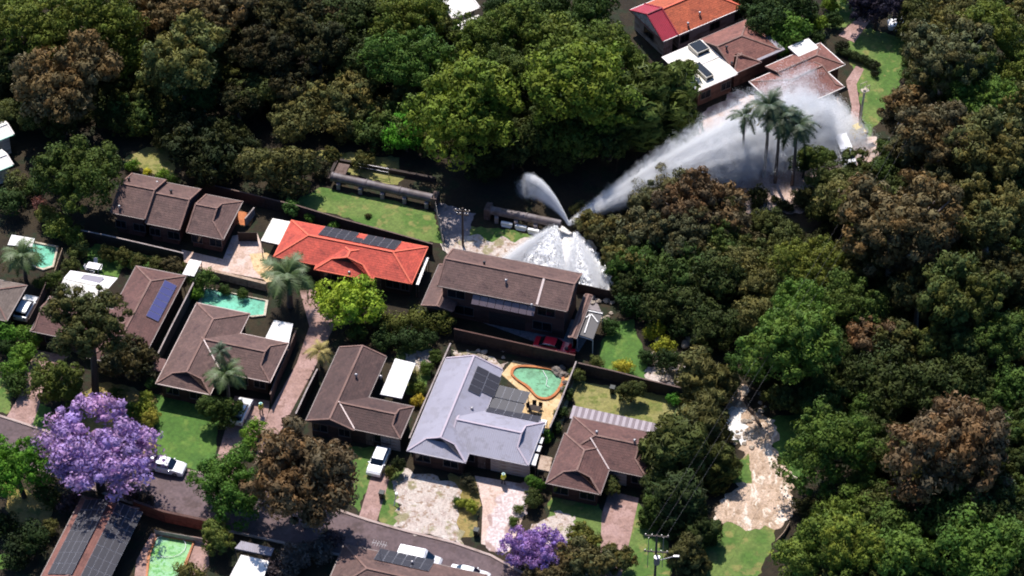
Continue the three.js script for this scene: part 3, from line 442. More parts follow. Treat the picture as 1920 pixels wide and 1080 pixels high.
{ const r = flatRoof('glass_pergola', 'dark pergola with white Y shaped rafters beside the two storey house', [[1099, 578], [1131, 585], [1112, 636], [1082, 626]], 2.6, M.metalDark, { postM: M.frameWhite });
  const y = 2.72, p = (x, yy) => P(x, yy, y).sub(r.o).setY(y - 0.02); part(r.g, 'rafter', merge([beam(p(1108, 588), p(1096, 624), 0.14, 0.1), beam(p(1108, 588), p(1121, 604), 0.14, 0.1), beam(p(1108, 588), p(1098, 596), 0.14, 0.1), beam(p(1101, 582), p(1130, 588), 0.14, 0.1)]), M.frameWhite); }
flatRoof('patio_cover', 'white patio cover beside the lime green pool', [[452, 1040], [505, 1052], [490, 1095], [430, 1082]], 2.4, M.roofWhite, {});
flatRoof('carport', 'dark grey carport roof behind the white patio cover', [[452, 1014], [514, 1028], [508, 1042], [440, 1028]], 2.5, M.roofGrey, { category: 'carport' });
flatRoof('patio_cover', 'white cover at the shaded teal pool by the picture edge', [[22, 440], [65, 447], [60, 463], [14, 459]], 2.5, M.roofWhite);
flatRoof('shade_cover', 'white shade cover at the top of the timber fence', [[356, 486], [378, 490], [364, 518], [342, 514]], 2.4, M.roofWhite, { category: 'awning' });

function pool(name, label, px, floorM, copM, lvlW = 0.16) {
  const pts = px.map(([x, y]) => P(x, y)), o = pts.reduce((s, p) => s.add(p), V3(0, 0, 0)).multiplyScalar(1 / pts.length), g = thing(name, label, 'pool', o);
  const loc = pts.map((p) => p.clone().sub(o));
  const out = loc.map((p) => p.clone().multiplyScalar(1 + 0.35 / p.length()));
  const sh = new THREE.Shape(out.map((p) => new THREE.Vector2(p.x, -p.z))); sh.holes.push(new THREE.Path(loc.map((p) => new THREE.Vector2(p.x, -p.z))));
  const cg = new THREE.ExtrudeGeometry(sh, { depth: 0.24, bevelEnabled: false }); cg.rotateX(-Math.PI / 2); part(g, 'coping', cg, copM);
  const fl = part(g, 'floor', sheetGeo(loc), floorM); fl.position.y = 0.05; const wt = part(g, 'water', sheetGeo(loc.map((p) => p.clone().multiplyScalar(0.999))), M.poolWater); wt.position.y = lvlW;
  return { g, o };
}
const smooth = (px, n = 40) => new THREE.CatmullRomCurve3(px.map(([x, y]) => V3(x, y, 0)), true).getPoints(n).slice(0, -1).map((p) => [p.x, p.y]);
pool('swimming_pool', 'rectangular turquoise pool half in palm shade', [[386, 542], [498, 566], [494, 592], [470, 594], [376, 572]], M.poolFloorAqua, M.copingPale);
{ const p = pool('swimming_pool', 'green kidney shaped pool with orange coping', smooth([[968, 692], [1010, 692], [1044, 700], [1053, 712], [1040, 738], [1025, 747], [1008, 744], [992, 726], [970, 712], [962, 702]]), M.poolFloorGreen, M.paverOrange);
  const q = (x, y) => P(x, y).sub(p.o).setY(0.2); part(p.g, 'pool_hose', merge([rod(q(1018, 697), q(1026, 712), 0.035), rod(q(1026, 712), q(1024, 724), 0.035), rod(q(1024, 724), q(1030, 728), 0.035)]), M.plasticWhite); }
{ const p = pool('swimming_pool', 'lime green pool with a curled white hose', [[296, 1006], [362, 1018], [344, 1062], [332, 1092], [276, 1092], [282, 1042]], M.poolFloorLime, M.coping);
  const c = P(316, 1026).sub(p.o), k = []; for (let i = 0; i <= 22; i++) { const a = 2.6 - i * 0.21; k.push(V3(c.x + Math.cos(a) * 2.0, 0.2, c.z - Math.sin(a) * 1.7)); } part(p.g, 'pool_hose', new THREE.TubeGeometry(new THREE.CatmullRomCurve3(k), 40, 0.035, 6), M.plasticWhite); }
pool('swimming_pool', 'shaded teal pool behind the palm at the picture edge', [[52, 455], [106, 466], [98, 500], [80, 505], [40, 490]], M.poolFloorAqua, M.copingPale);

// ------------------------------------------------------------------ fences and walls
function fence(px, h, m, label, { name = 'fence', bay = 2.4, th = 0.06, cap = null, postM = m, base = 0, category = 'fence' } = {}) {
  const pts = px.map(([x, y]) => P(x, y)), o = pts[0].clone(), g = thing(name, label, category, o);
  for (let i = 0; i < pts.length - 1; i++) {
    const a = pts[i].clone().sub(o), b = pts[i + 1].clone().sub(o), L = a.distanceTo(b), n = Math.max(1, Math.round(L / bay));
    for (let k = 0; k < n; k++) {
      const p = a.clone().lerp(b, k / n), q = a.clone().lerp(b, (k + 1) / n), u = q.clone().sub(p).normalize();
      const p1 = p.clone().addScaledVector(u, 0.05).setY(base + h / 2), q1 = q.clone().addScaledVector(u, -0.05).setY(base + h / 2);
      part(g, 'panel', beam(p1, q1, th, h - 0.04), m);
      part(g, 'post', box(0.1, h + 0.06, 0.1, p.x, base + (h + 0.06) / 2, p.z), postM);
      if (cap) part(g, 'capping', beam(p.clone().setY(base + h + 0.08), q.clone().addScaledVector(u, -0.01).setY(base + h + 0.08), th + 0.12, 0.06), cap);
    }
  }
  return g;
}
mat('fenceLight', '#a89c98', { map: dirtMap }); mat('brickWall', '#8a4c38', { map: dirtMap }); mat('colorbond', '#5a5652', { roughness: 0.6 });
fence([[378, 362], [470, 384], [560, 406], [640, 430], [735, 456], [812, 478]], 1.8, M.timberDark, 'long timber fence behind the red tiled house', { cap: M.timber });
fence([[140, 448], [200, 460], [270, 476], [330, 490], [346, 494]], 1.7, M.timberDark, 'timber fence below the stepped townhouses', { cap: M.fenceLight });
fence([[376, 528], [350, 580], [322, 635], [298, 684]], 1.8, M.colorbond, 'pale capped fence between the blue panel house and pool house', { cap: M.fenceLight });
fence([[596, 712], [576, 752], [556, 796]], 1.8, M.timberDark, 'timber fence along the shared pink driveway', { cap: M.fenceLight });
fence([[556, 640], [540, 680], [520, 725], [508, 760]], 1.8, M.timberDark, 'dark fence beside the house with turquoise pool', { cap: M.timber });
fence([[845, 664], [822, 716], [795, 778], [768, 842]], 1.8, M.colorbond, 'white capped fence between brown gabled and lilac roofs', { cap: M.fenceLight });
fence([[852, 640], [920, 655], [1000, 673], [1078, 690]], 2.1, M.timberDark, 'tall dark fence with pale capping below the two storey house', { cap: M.brickPink });
fence([[1084, 702], [1150, 717], [1215, 734], [1290, 752]], 1.9, M.timberDark, 'dark timber fence between vivid lawn and pale back lawn', { cap: M.timber });
fence([[1080, 698], [1062, 744], [1040, 800], [1030, 822]], 1.8, M.colorbond, 'fence along the tan pool deck', { cap: M.fenceLight });
fence([[815, 384], [822, 420], [832, 466]], 1.4, M.fenceLight, 'pale mesh fence beside the grey service track', { th: 0.03, postM: M.steel });
fence([[1080, 548], [1125, 558], [1178, 570]], 1.6, M.timberDark, 'dark fence at the foot of the churning white water');
fence([[252, 958], [310, 978], [394, 996]], 1.7, M.brickWall, 'red brick wall between the street and lime pool', { th: 0.22, bay: 3, cap: M.brickPink, name: 'brick_wall', category: 'wall', postM: M.brickWall });
fence([[292, 1004], [340, 1012], [384, 1020]], 0.9, M.fenceLight, 'low pale pool rail behind the lime green pool', { th: 0.05 });
fence([[378, 516], [430, 528], [500, 545]], 1.2, M.timberPale, 'low tan wall between paved courtyard and turquoise pool', { th: 0.3, bay: 3, name: 'garden_wall', category: 'wall', cap: M.timberPale });
fence([[460, 424], [478, 402]], 1.3, M.fenceLight, 'pale low wall beside the orange patio', { name: 'garden_wall', category: 'wall', th: 0.15 });
fence([[448, 452], [484, 452]], 1.5, M.timberDark, 'dark gate fence between townhouse row and white patio cover');
fence([[88, 548], [70, 590], [56, 616]], 1.6, M.timber, 'timber fence beside the grey brown house at the picture edge');
fence([[118, 478], [104, 520]], 1.1, M.timberPale, 'pale rail beside the shaded teal pool');
fence([[1480, 986], [1470, 1004], [1455, 1020]], 0.7, M.timberPale, 'low timber barrier at the mouth of the muddy clearing', { name: 'barrier', category: 'barrier' });

// ------------------------------------------------------------------ water main
function pipe(a, b, r, h, label, supports) {
  const A = P(...a, h), B = P(...b, h), o = A.clone().setY(0), g = thing('water_main', label, 'pipe', o, 0, 'above ground water main sections'); const l0 = A.clone().sub(o), l1 = B.clone().sub(o);
  const n = Math.max(2, Math.round(l0.distanceTo(l1) / 5.5));
  for (let i = 0; i < n; i++) { const p = l0.clone().lerp(l1, i / n), q = l0.clone().lerp(l1, (i + 1) / n); part(g, 'pipe_segment', rod(p, q, r, r, 24), M.pipePaint); const u = q.clone().sub(p).normalize(); part(g, 'joint_collar', rod(p.clone().addScaledVector(u, 0.02), p.clone().addScaledVector(u, 0.22), r + 0.08, r + 0.08, 24), M.pipePaint); }
  for (let i = 0; i <= supports; i++) { const p = l0.clone().lerp(l1, (i + 0.3) / (supports + 0.6)); part(g, 'support', new RoundedBoxGeometry(0.5, h - r * 0.6, 1.9, 2, 0.04).translate(p.x, (h - r * 0.6) / 2, p.z), M.concreteGrey); }
  return g;
}
pipe([622, 331], [812, 372], 0.58, 1.25, 'grey steel water main on concrete supports beside the mown grass strip', 4);
pipe([920, 394], [1052, 420], 0.55, 1.3, 'grey steel water main ending at the burst', 3);
{ // concrete valve chamber at the pipe's upper end
  const g = thing('valve_chamber', 'open concrete valve chamber at the upper end of the pipe', 'chamber', P(640, 330), PHI);
  part(g, 'wall', merge([box(13, 0.7, 0.35, 5.6, 0.35, -2.3), box(0.4, 0.9, 3.6, -1.2, 0.451, 0)]), M.timberDark); part(g, 'lid_slab', box(1.5, 0.25, 2.4, 0, 0.8, -0.2), M.timber); part(g, 'rail', merge([rod(V3(2, 1.5, -1.4), V3(6, 1.5, -1.4), 0.05), rod(V3(2, 0, -1.4), V3(2, 1.5, -1.4), 0.05), rod(V3(6, 0, -1.4), V3(6, 1.5, -1.4), 0.05), rod(V3(2, 0.9, -1.4), V3(6, 0.9, -1.4), 0.04)]), M.steel);
  const q = thing('pipe_collar', 'concrete thrust block where the pipe enters the service track', 'block', P(816, 384), PHI); part(q, 'block', new RoundedBoxGeometry(0.8, 1.7, 1.6, 3, 0.08).translate(0, 0.85, 0), M.timber); part(q, 'face_plate', box(0.06, 1.3, 1.3, 0.43, 0.9, 0), M.metalDark);
  const s = thing('pipe_collar', 'concrete thrust block on the flooded side of the service track', 'block', P(916, 405), PHI); part(s, 'block', new RoundedBoxGeometry(0.8, 1.7, 1.6, 3, 0.08).translate(0, 0.85, 0), M.timber); part(s, 'face_plate', box(0.06, 1.3, 1.3, -0.43, 0.9, 0), M.metalDark);
  for (const [i, [x, y]] of [[950, 424], [977, 430], [1000, 437]].entries()) { const b = thing('white_barrier', 'white plastic barrier on the ground under the burst pipe', 'barrier', P(x, y), PHI, 'white barriers under the pipe'); part(b, 'body', new RoundedBoxGeometry(1.5, 0.55, 0.4, 2, 0.06).translate(0, 0.35, 0), M.plasticWhite); part(b, 'foot', new RoundedBoxGeometry(1.2, 0.12, 0.6, 2, 0.03).translate(0, 0.06, 0), M.plasticWhite); }
}
// ------------------------------------------------------------------ power poles and wires
function pole(px, h, label, arms) {
  const g = thing('power_pole', label, 'pole', P(...px)); part(g, 'shaft', rod(V3(0, 0, 0), V3(0, h, 0), 0.17, 0.12, 10), M.poleWood);
  for (const [y, w, turn] of arms) { const u = V3(Math.cos(turn), 0, Math.sin(turn)); const a = part(g, 'crossarm', beam(u.clone().multiplyScalar(-w / 2).setY(y), u.clone().multiplyScalar(w / 2).setY(y), 0.14, 0.14), M.poleWood); for (const t of [-0.46, -0.2, 0.2, 0.46]) part(a, 'insulator', new THREE.CylinderGeometry(0.05, 0.07, 0.22, 8).translate(u.x * w * t, y + 0.18, u.z * w * t), M.steel); }
  return g;
}
{ const g = pole([1226, 1122], 10.8, 'timber power pole with two crossarms beside the dark trees', [[10.6, 2.7, 0.1], [8.0, 2.7, 0.1]]); part(g, 'transformer', new THREE.CylinderGeometry(0.35, 0.35, 1.1, 14).translate(0.1, 7.2, 0.55), M.steel); part(g, 'downpipe', merge([rod(V3(-0.9, 5.6, 0.2), V3(-0.9, 10.6, 0.2), 0.04), rod(V3(0.75, 5.6, 0.2), V3(0.75, 10.6, 0.2), 0.04)]), M.steel);
  part(g, 'street_light', merge([rod(V3(0, 6.4, 0), V3(2.1, 7.0, -0.2), 0.05), new RoundedBoxGeometry(0.7, 0.16, 0.3, 2, 0.05).translate(2.3, 7.0, -0.2)]), M.steel);
  pole([868, 460], 6.4, 'short pole with pale crossarms beside the grey service track', [[5.9, 1.9, 0.15], [5.3, 1.5, 0.15]]);
  const A = P(1226, 1122).setY(10.8), B = P(1690, 336).setY(9.5); pole([1690, 336], 9.5, 'power pole among the trees beyond the white van', [[9.3, 2.6, 0.1]]);
  for (const t of [-1.2, 0, 1.2]) { const k = []; for (let i = 0; i <= 24; i++) { const s = i / 24; const p = A.clone().lerp(B, s); p.x += t; p.y += 0.1 - 1.6 * 4 * s * (1 - s) * 0.5; k.push(p); } const o = new THREE.Mesh(new THREE.TubeGeometry(new THREE.CatmullRomCurve3(k), 48, 0.01, 5), M.wire); o.name = numbered('power_line'); o.castShadow = true; scene.add(tag(o, 'thin power line strung between the poles over the forest', 'wire', 'parallel power lines')); } }

// ------------------------------------------------------------------ vegetation
const KIND = {   // n clumps, k leaves each, leaf size, clump radius (crown radius = 1), stretch of the leaf, inner radius, flatten, lobes, hue spread
  dense: { n: 110, k: 82, leaf: 0.074, cr: 0.16, st: 1, inner: 0.6, sy: 0.85, gap: 0.12, hue: 0.2, lobes: 4, lr: 0.62 },
  denseL: { n: 230, k: 92, leaf: 0.045, cr: 0.105, st: 1, inner: 0.62, sy: 0.85, gap: 0.14, hue: 0.22, lobes: 6, lr: 0.58, fz: 0.5 },
  gum: { n: 95, k: 76, leaf: 0.068, cr: 0.14, st: 1.5, inner: 0.45, sy: 0.95, gap: 0.2, hue: 0.36, lobes: 6, lr: 0.5, fz: 0.25 },
  gumL: { n: 205, k: 95, leaf: 0.042, cr: 0.095, st: 1.5, inner: 0.45, sy: 0.92, gap: 0.2, hue: 0.36, lobes: 8, lr: 0.46, fz: 0.2 },
  she: { n: 130, k: 85, leaf: 0.06, cr: 0.14, st: 3.2, inner: 0.4, sy: 1.15, gap: 0.15, hue: 0.2, lobes: 5, lr: 0.52 },
  jac: { n: 210, k: 75, leaf: 0.042, cr: 0.09, st: 1, inner: 0.5, sy: 0.74, gap: 0.2, hue: 0.2, lobes: 8, lr: 0.48, fz: 0.3 },
  bush: { n: 34, k: 70, leaf: 0.12, cr: 0.3, st: 1, inner: 0.5, sy: 0.85, gap: 0.08, hue: 0.2, lobes: 2, lr: 0.7 },
};
const crowns = {};
function crown(kind, v) {
  const key = kind + v; if (crowns[key]) return crowns[key];
  const K = KIND[kind], r = rng(kind.length * 1000 + kind.charCodeAt(0) * 31 + v * 7919 + 5), pos = [], nor = [], col = [], cs = [];
  const ph = [r() * 6, r() * 6, r() * 6], gz = () => r() + r() + r() - 1.5;
  // the crown is several overlapping lobes of unequal size, each carrying clumps of leaves over its outside
  const lobes = [[V3(0, 0.05, 0), K.lr]]; for (let i = 0; i < K.lobes; i++) { const a = i * 6.2832 / K.lobes + r() * 1.2, q = 0.3 + 0.32 * r(); lobes.push([V3(Math.cos(a) * q, (r() - 0.45) * 0.7 * K.sy, Math.sin(a) * q), K.lr * (0.62 + 0.4 * r())]); }
  const area = lobes.reduce((t, l) => t + l[1] * l[1], 0); let li = 0, used = 0;
  for (let c = 0; c < K.n; c++) {
    while (li < lobes.length - 1 && c - used >= K.n * lobes[li][1] ** 2 / area) { used += K.n * lobes[li][1] ** 2 / area; li++; }
    const [lc, lr] = lobes[li], y = 1 - 1.7 * r(), az = r() * 6.2832, q = Math.sqrt(Math.max(0, 1 - y * y));
    const rad = lr * (K.inner + (1 - K.inner) * Math.pow(r(), 0.4)) * (1 + K.gap * Math.sin(az * 3 + ph[0] + y * 4)), C = V3(lc.x + q * Math.cos(az) * rad, lc.y + y * rad * K.sy, lc.z + q * Math.sin(az) * rad); cs.push(C);
    const cr = K.cr * (0.5 + 1.0 * r()), es = V3(0.8 + 0.7 * r(), 0.55 + 0.5 * r(), 0.8 + 0.7 * r()), fz = K.fz || 0.62, tone = 0.78 + 0.44 * r(), warm = (r() - 0.5) * K.hue;
    for (let i = 0; i < K.k; i++) {
      const dy = 1 - 1.75 * r(), da = r() * 6.2832, dq = Math.sqrt(Math.max(0, 1 - dy * dy)), d = V3(dq * Math.cos(da), dy, dq * Math.sin(da));
      const p = C.clone().add(d.clone().multiply(es).multiplyScalar(cr * (fz + (1.12 - fz) * Math.sqrt(r()) + 0.25 * Math.max(0, gz())))); if (kind === 'she') p.y -= cr * 0.9 * r();
      const n = d.clone().add(V3(r() - 0.5, r() - 0.5, r() - 0.5).multiplyScalar(1.1)).normalize();
      let t = V3(r() - 0.5, kind === 'she' ? -1.6 : r() - 0.5, r() - 0.5).cross(n).normalize(), b = n.clone().cross(t); if (kind === 'she') [t, b] = [b, t];
      const s = K.leaf * (0.6 + 0.8 * r()), L = s * K.st, a = p.clone().addScaledVector(t, -s * 0.5).addScaledVector(b, -L * 0.4), e = p.clone().addScaledVector(t, s * 0.5).addScaledVector(b, -L * (0.2 + 0.4 * r())), f = p.clone().addScaledVector(b, L * 0.65).addScaledVector(t, (r() - 0.5) * s);
      const sn = n.clone().multiplyScalar(0.5).addScaledVector(d, 0.7).addScaledVector(C, 0.2).normalize(), lt = tone * (0.8 + 0.4 * r());
      const fn = e.clone().sub(a).cross(f.clone().sub(a)); for (const w of fn.dot(sn) < 0 ? [a, f, e] : [a, e, f]) { pos.push(w.x, w.y, w.z); nor.push(sn.x, sn.y, sn.z); col.push(lt * (1 + warm), lt, lt * (1 - warm)); }
    }
  }
  const g = new THREE.BufferGeometry(); g.setAttribute('position', new THREE.Float32BufferAttribute(pos, 3)); g.setAttribute('normal', new THREE.Float32BufferAttribute(nor, 3)); g.setAttribute('color', new THREE.Float32BufferAttribute(col, 3));
  return crowns[key] = { g, cs };
}
const trunks = {};
function trunk(kind, v, tall) {                                   // trunk from y = -tall up into the crown, with limbs to some clumps
  const key = kind + v + '_' + tall; if (trunks[key]) return trunks[key];
  const r = rng(v * 131 + tall * 977 + 3), { cs } = crown(kind, v), w = kind === 'bush' ? 0.05 : 0.045 + 0.012 * tall, parts = [], lean = V3((r() - 0.5) * 0.25, 0, (r() - 0.5) * 0.25);
  const k0 = V3(lean.x, -tall - 0.04, lean.z), k1 = V3(lean.x * 0.4, -tall * 0.5, lean.z * 0.5), k2 = V3(0, -0.15, 0);
  parts.push(rod(k0, k1, w * 1.25, w, 9), rod(k1, k2, w, w * 0.7, 9));
  const big = cs.slice().sort((a, b) => a.y - b.y);
  for (let i = 0; i < 9; i++) { const C = big[Math.floor((i + r()) / 9 * big.length * 0.95)], s = k1.clone().lerp(k2, 0.3 + 0.7 * r()), m = s.clone().lerp(C, 0.5).add(V3(0, -0.08, 0)); parts.push(rod(s, m, w * 0.62, w * 0.42, 6), rod(m, C, w * 0.42, w * 0.14, 6)); }
  return trunks[key] = merge(parts);
}
const leafMats = {};
function leafMat(hex) { if (leafMats[hex]) return leafMats[hex]; let [r, g, b] = hx(hex); if (g >= r && g > b) { r = r * 1.06 + 0.01; b *= 0.78; } if (b < g) { const l = 0.3 * r + 0.6 * g + 0.1 * b, k = r > g ? 0.3 : 0.12; r += (l - r) * k; g += (l - g) * k; b += (l * 0.8 - b) * k; }
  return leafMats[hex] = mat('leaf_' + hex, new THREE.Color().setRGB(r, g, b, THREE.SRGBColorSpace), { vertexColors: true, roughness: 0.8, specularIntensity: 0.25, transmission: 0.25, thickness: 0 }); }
let treeSeed = rng(99);
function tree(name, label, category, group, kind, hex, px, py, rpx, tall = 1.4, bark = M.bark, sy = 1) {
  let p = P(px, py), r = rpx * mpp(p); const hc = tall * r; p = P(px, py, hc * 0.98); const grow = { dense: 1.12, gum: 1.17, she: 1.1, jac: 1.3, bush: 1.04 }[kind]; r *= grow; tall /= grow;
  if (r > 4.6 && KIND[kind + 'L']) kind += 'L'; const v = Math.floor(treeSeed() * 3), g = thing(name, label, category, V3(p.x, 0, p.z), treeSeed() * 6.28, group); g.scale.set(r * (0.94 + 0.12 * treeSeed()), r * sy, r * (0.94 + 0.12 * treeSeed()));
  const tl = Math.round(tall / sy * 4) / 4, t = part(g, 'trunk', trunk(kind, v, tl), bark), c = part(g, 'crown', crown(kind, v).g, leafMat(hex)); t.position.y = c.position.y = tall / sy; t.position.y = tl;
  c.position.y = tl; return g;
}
const placed = [];
const C = { green: '5c702c', dark: '3c4e28', olive: '666a3a', brown: '7c6238', russet: '86603e', lime: '6c8a30', vivid: '4f8a34', sage: '6a744a', grey: '565a3c' };
function adj(hex, r) { const [a, g, b] = hx(hex), l = a + g + b; const c = a > g * 1.22 ? 'russet' : a > g * 1.02 ? 'brown' : a > g * 0.86 ? (l < 0.85 ? 'dark olive' : 'olive') : l < 0.72 ? 'dark green' : l < 0.95 ? 'mid green' : 'bright green'; return (r > 65 ? 'large ' : r < 42 ? 'small ' : '') + c; }
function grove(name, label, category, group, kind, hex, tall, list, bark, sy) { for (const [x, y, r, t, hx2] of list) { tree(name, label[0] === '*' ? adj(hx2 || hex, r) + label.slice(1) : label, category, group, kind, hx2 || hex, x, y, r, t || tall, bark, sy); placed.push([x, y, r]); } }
// the bush along the top
grove('broadleaf_tree', '* broadleaf tree in the bush along the upper edge', 'tree', 'green trees of the upper bush', 'dense', C.green, 1.5, [[70, 62, 72], [190, 44, 78], [30, 130, 44, 1.3, C.dark], [235, 110, 50], [10, 30, 50], [750, 40, 62], [690, 20, 50, 1.5, C.dark], [700, 110, 48, 1.4, C.dark], [800, 20, 46], [640, 60, 50, 1.4, C.dark]]);
tree('gum_tree', 'large brown and olive gum tree above the townhouse row', 'tree', null, 'gum', C.brown, 120, 150, 98, 1.3, M.barkPale);
tree('gum_tree', 'large dusty olive gum tree above the small olive back lawn', 'tree', null, 'gum', C.sage, 348, 118, 84, 1.4, M.barkPale);
placed.push([120, 150, 98], [348, 118, 84]);
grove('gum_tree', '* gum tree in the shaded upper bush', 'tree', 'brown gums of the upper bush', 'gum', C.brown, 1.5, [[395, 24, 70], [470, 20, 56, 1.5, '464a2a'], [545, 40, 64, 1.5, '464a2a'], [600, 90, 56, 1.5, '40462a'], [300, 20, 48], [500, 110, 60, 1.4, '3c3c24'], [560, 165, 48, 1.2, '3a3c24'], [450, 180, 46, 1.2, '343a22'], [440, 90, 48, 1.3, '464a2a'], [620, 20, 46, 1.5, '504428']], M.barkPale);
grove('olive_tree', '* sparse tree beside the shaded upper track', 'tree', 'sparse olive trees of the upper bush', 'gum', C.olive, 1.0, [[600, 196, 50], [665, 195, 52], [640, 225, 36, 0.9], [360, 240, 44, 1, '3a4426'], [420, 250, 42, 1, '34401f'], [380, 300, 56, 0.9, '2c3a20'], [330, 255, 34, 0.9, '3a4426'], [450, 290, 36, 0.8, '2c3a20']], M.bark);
tree('round_tree', 'round olive tree beside the open end of the valve chamber', 'tree', null, 'dense', C.olive, 512, 312, 58, 0.95);
tree('broadleaf_tree', 'dark green tree shading the end of the townhouse row', 'tree', null, 'dense', '48602a', 142, 318, 76, 1.2);
placed.push([512, 312, 58], [142, 318, 76]);
// camphor trees behind the pipe
tree('camphor_tree', 'broad bright green camphor tree overhanging the pipe', 'tree', null, 'dense', '65802c', 862, 205, 112, 1.25);
tree('camphor_tree', 'big knobbly yellow green camphor tree in the middle of the bush', 'tree', null, 'dense', '65802c', 1095, 175, 104, 1.3);
tree('round_tree', 'tidy round green tree beside the camphors below the white house', 'tree', null, 'dense', '4a7030', 775, 118, 72, 1.3);
tree('small_tree', 'small vivid green tree at the edge of the broad camphor', 'tree', null, 'dense', '4f9a28', 757, 256, 34, 1.1);
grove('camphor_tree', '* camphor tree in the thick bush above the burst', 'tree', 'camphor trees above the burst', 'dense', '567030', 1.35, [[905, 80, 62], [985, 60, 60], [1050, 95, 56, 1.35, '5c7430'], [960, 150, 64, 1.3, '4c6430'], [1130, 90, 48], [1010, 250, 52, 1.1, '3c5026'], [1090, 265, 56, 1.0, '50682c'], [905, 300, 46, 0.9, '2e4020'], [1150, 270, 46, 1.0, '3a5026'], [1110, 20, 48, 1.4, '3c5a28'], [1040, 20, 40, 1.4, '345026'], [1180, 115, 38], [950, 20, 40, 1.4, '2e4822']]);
grove('she_oak', '* feathery she-oak beside the flat white roof', 'tree', 'she-oaks by the flat white roof', 'she', '4e6430', 1.2, [[1225, 175, 84], [1180, 235, 60, 1.0], [1275, 140, 40, 1.2], [1270, 215, 38]]);
placed.push([862, 205, 112], [1095, 175, 104], [775, 118, 72], [757, 256, 34]);
// upper right gardens
grove('garden_tree', '* garden tree behind the rusty tiled roofs', 'tree', 'garden trees behind the rusty tiled roofs', 'dense', '4e7a30', 1.1, [[1440, 30, 40, 1.2, '34502a'], [1480, 55, 38], [1470, 90, 24], [1500, 10, 40, 1.2, '2e4824'], [1400, 0, 34, 1.2, '2e4824'], [1650, 12, 44, 1.2, '3a3440'], [1600, -10, 30]]);
grove('clipped_bush', '* round clipped bush beside the short pink drive', 'shrub', 'clipped bushes by the short pink drive', 'bush', '66882a', 0.8, [[1555, 10, 18], [1525, 45, 22], [1562, 38, 17, 0.8, '2e4c26'], [1532, 75, 16, 0.8, '34502a']]);
// forest on the flooded side
const gumB = '* gum tree in the forest beyond the plume', gG = 'brown gums of the forest';
grove('gum_tree', gumB, 'tree', gG, 'gum', '5e6636', 1.5, [[1775, 115, 78, 1.5, '666438'], [1722, 195, 48, 1.5, C.brown], [1800, 130, 70, 1.5, '56683a'], [1770, 265, 76, 1.5, '74603a'], [1712, 275, 44, 1.6, '646038'], [1860, 290, 80, 1.4, C.olive], [1685, 235, 32, 1.5, '6a5a38'], [1680, 430, 100, 1.5, C.brown], [1625, 410, 60, 1.4, '5c6838'], [1740, 470, 70, 1.5, C.russet], [1850, 420, 80, 1.4, C.olive], [1760, 380, 60, 1.4, '54583a'], [1800, 560, 84, 1.4, '526234'], [1640, 640, 46, 1.4, C.russet], [1720, 560, 60, 1.4, '50552e'], [1700, 650, 54, 1.3, '4a5430'], [1780, 650, 62, 1.3, '546636'], [1890, 520, 60, 1.4, '4c5230'], [1880, 200, 50, 1.4, C.olive]], M.barkPale);
grove('gum_tree', '* gum tree overhanging the burst pipe', 'tree', 'russet gums by the burst', 'gum', C.russet, 1.0, [[1290, 385, 76, 1.0, '745638'], [1235, 370, 50, 0.9, '66643a'], [1345, 412, 52, 0.95, '7a6242'], [1280, 450, 64, 0.9, '5e5a34'], [1210, 440, 50, 0.8, '66603a'], [1405, 458, 34, 0.9, '6c5e38']], M.barkPale);
grove('olive_tree', '* bushy tree close beside the burst', 'tree', 'olive trees at the burst', 'gum', C.olive, 0.85, [[1118, 425, 34, 0.8, '66663a'], [1150, 440, 36, 0.8, '5c5a30'], [1172, 482, 40], [1090, 395, 20, 0.8]]);
tree('gum_tree', 'wide russet gum tree standing over the muddy clearing', 'tree', null, 'gum', '80603f', 1780, 835, 112, 1.2, M.barkPale);
tree('gum_tree', 'low russet gum beside the wide russet tree', 'tree', null, 'gum', '7c5238', 1700, 925, 48, 1.0, M.barkPale);
tree('green_tree', 'tall vivid green tree under the power lines', 'tree', null, 'dense', '567a34', 1480, 655, 92, 1.3);
tree('green_tree', 'slim vivid green tree top beside the power lines', 'tree', null, 'dense', '578036', 1500, 580, 62, 1.6);
tree('green_tree', 'round leafy green tree beside the muddy channel', 'tree', null, 'dense', '4c6c2c', 1560, 850, 82, 1.0);
placed.push([1780, 835, 112], [1700, 925, 48], [1480, 655, 92], [1500, 580, 62], [1560, 850, 82]);
grove('green_tree', '* leafy forest tree among the gums', 'tree', 'green trees of the forest', 'dense', C.green, 1.4, [[1860, 60, 70], [1840, 190, 58, 1.4, '58803a'], [1900, 150, 44], [1880, 350, 52, 1.3, C.dark], [1580, 380, 50, 1.4, C.olive], [1525, 500, 62, 1.3, '6a7a34'], [1600, 580, 62, 1.3, '4e6a30'], [1600, 490, 50, 1.3, C.olive], [1560, 660, 50, 1.1, C.dark], [1870, 640, 64, 1.3, '4a6830'], [1820, 700, 54, 1.2, C.dark], [1740, 720, 60, 1.2, C.dark], [1660, 730, 56, 1.2, C.dark], [1620, 770, 40, 1.0, '486a2e'], [1900, 720, 50, 1.2, '4c7034'], [1440, 540, 46, 1.2, C.olive], [1410, 600, 44, 1.0, C.olive], [1340, 520, 56, 1.0, C.dark], [1260, 520, 54, 0.9, '3e5a2a'], [1190, 500, 44, 0.8, '3e6228'], [1310, 590, 50, 0.9, C.dark], [1240, 575, 40, 0.8, C.dark], [1380, 510, 44, 1.1, C.olive], [1420, 690, 40, 1.0, '3c6028'], [1600, 700, 44, 1.1, C.dark], [1350, 620, 44, 0.9, C.dark]]);
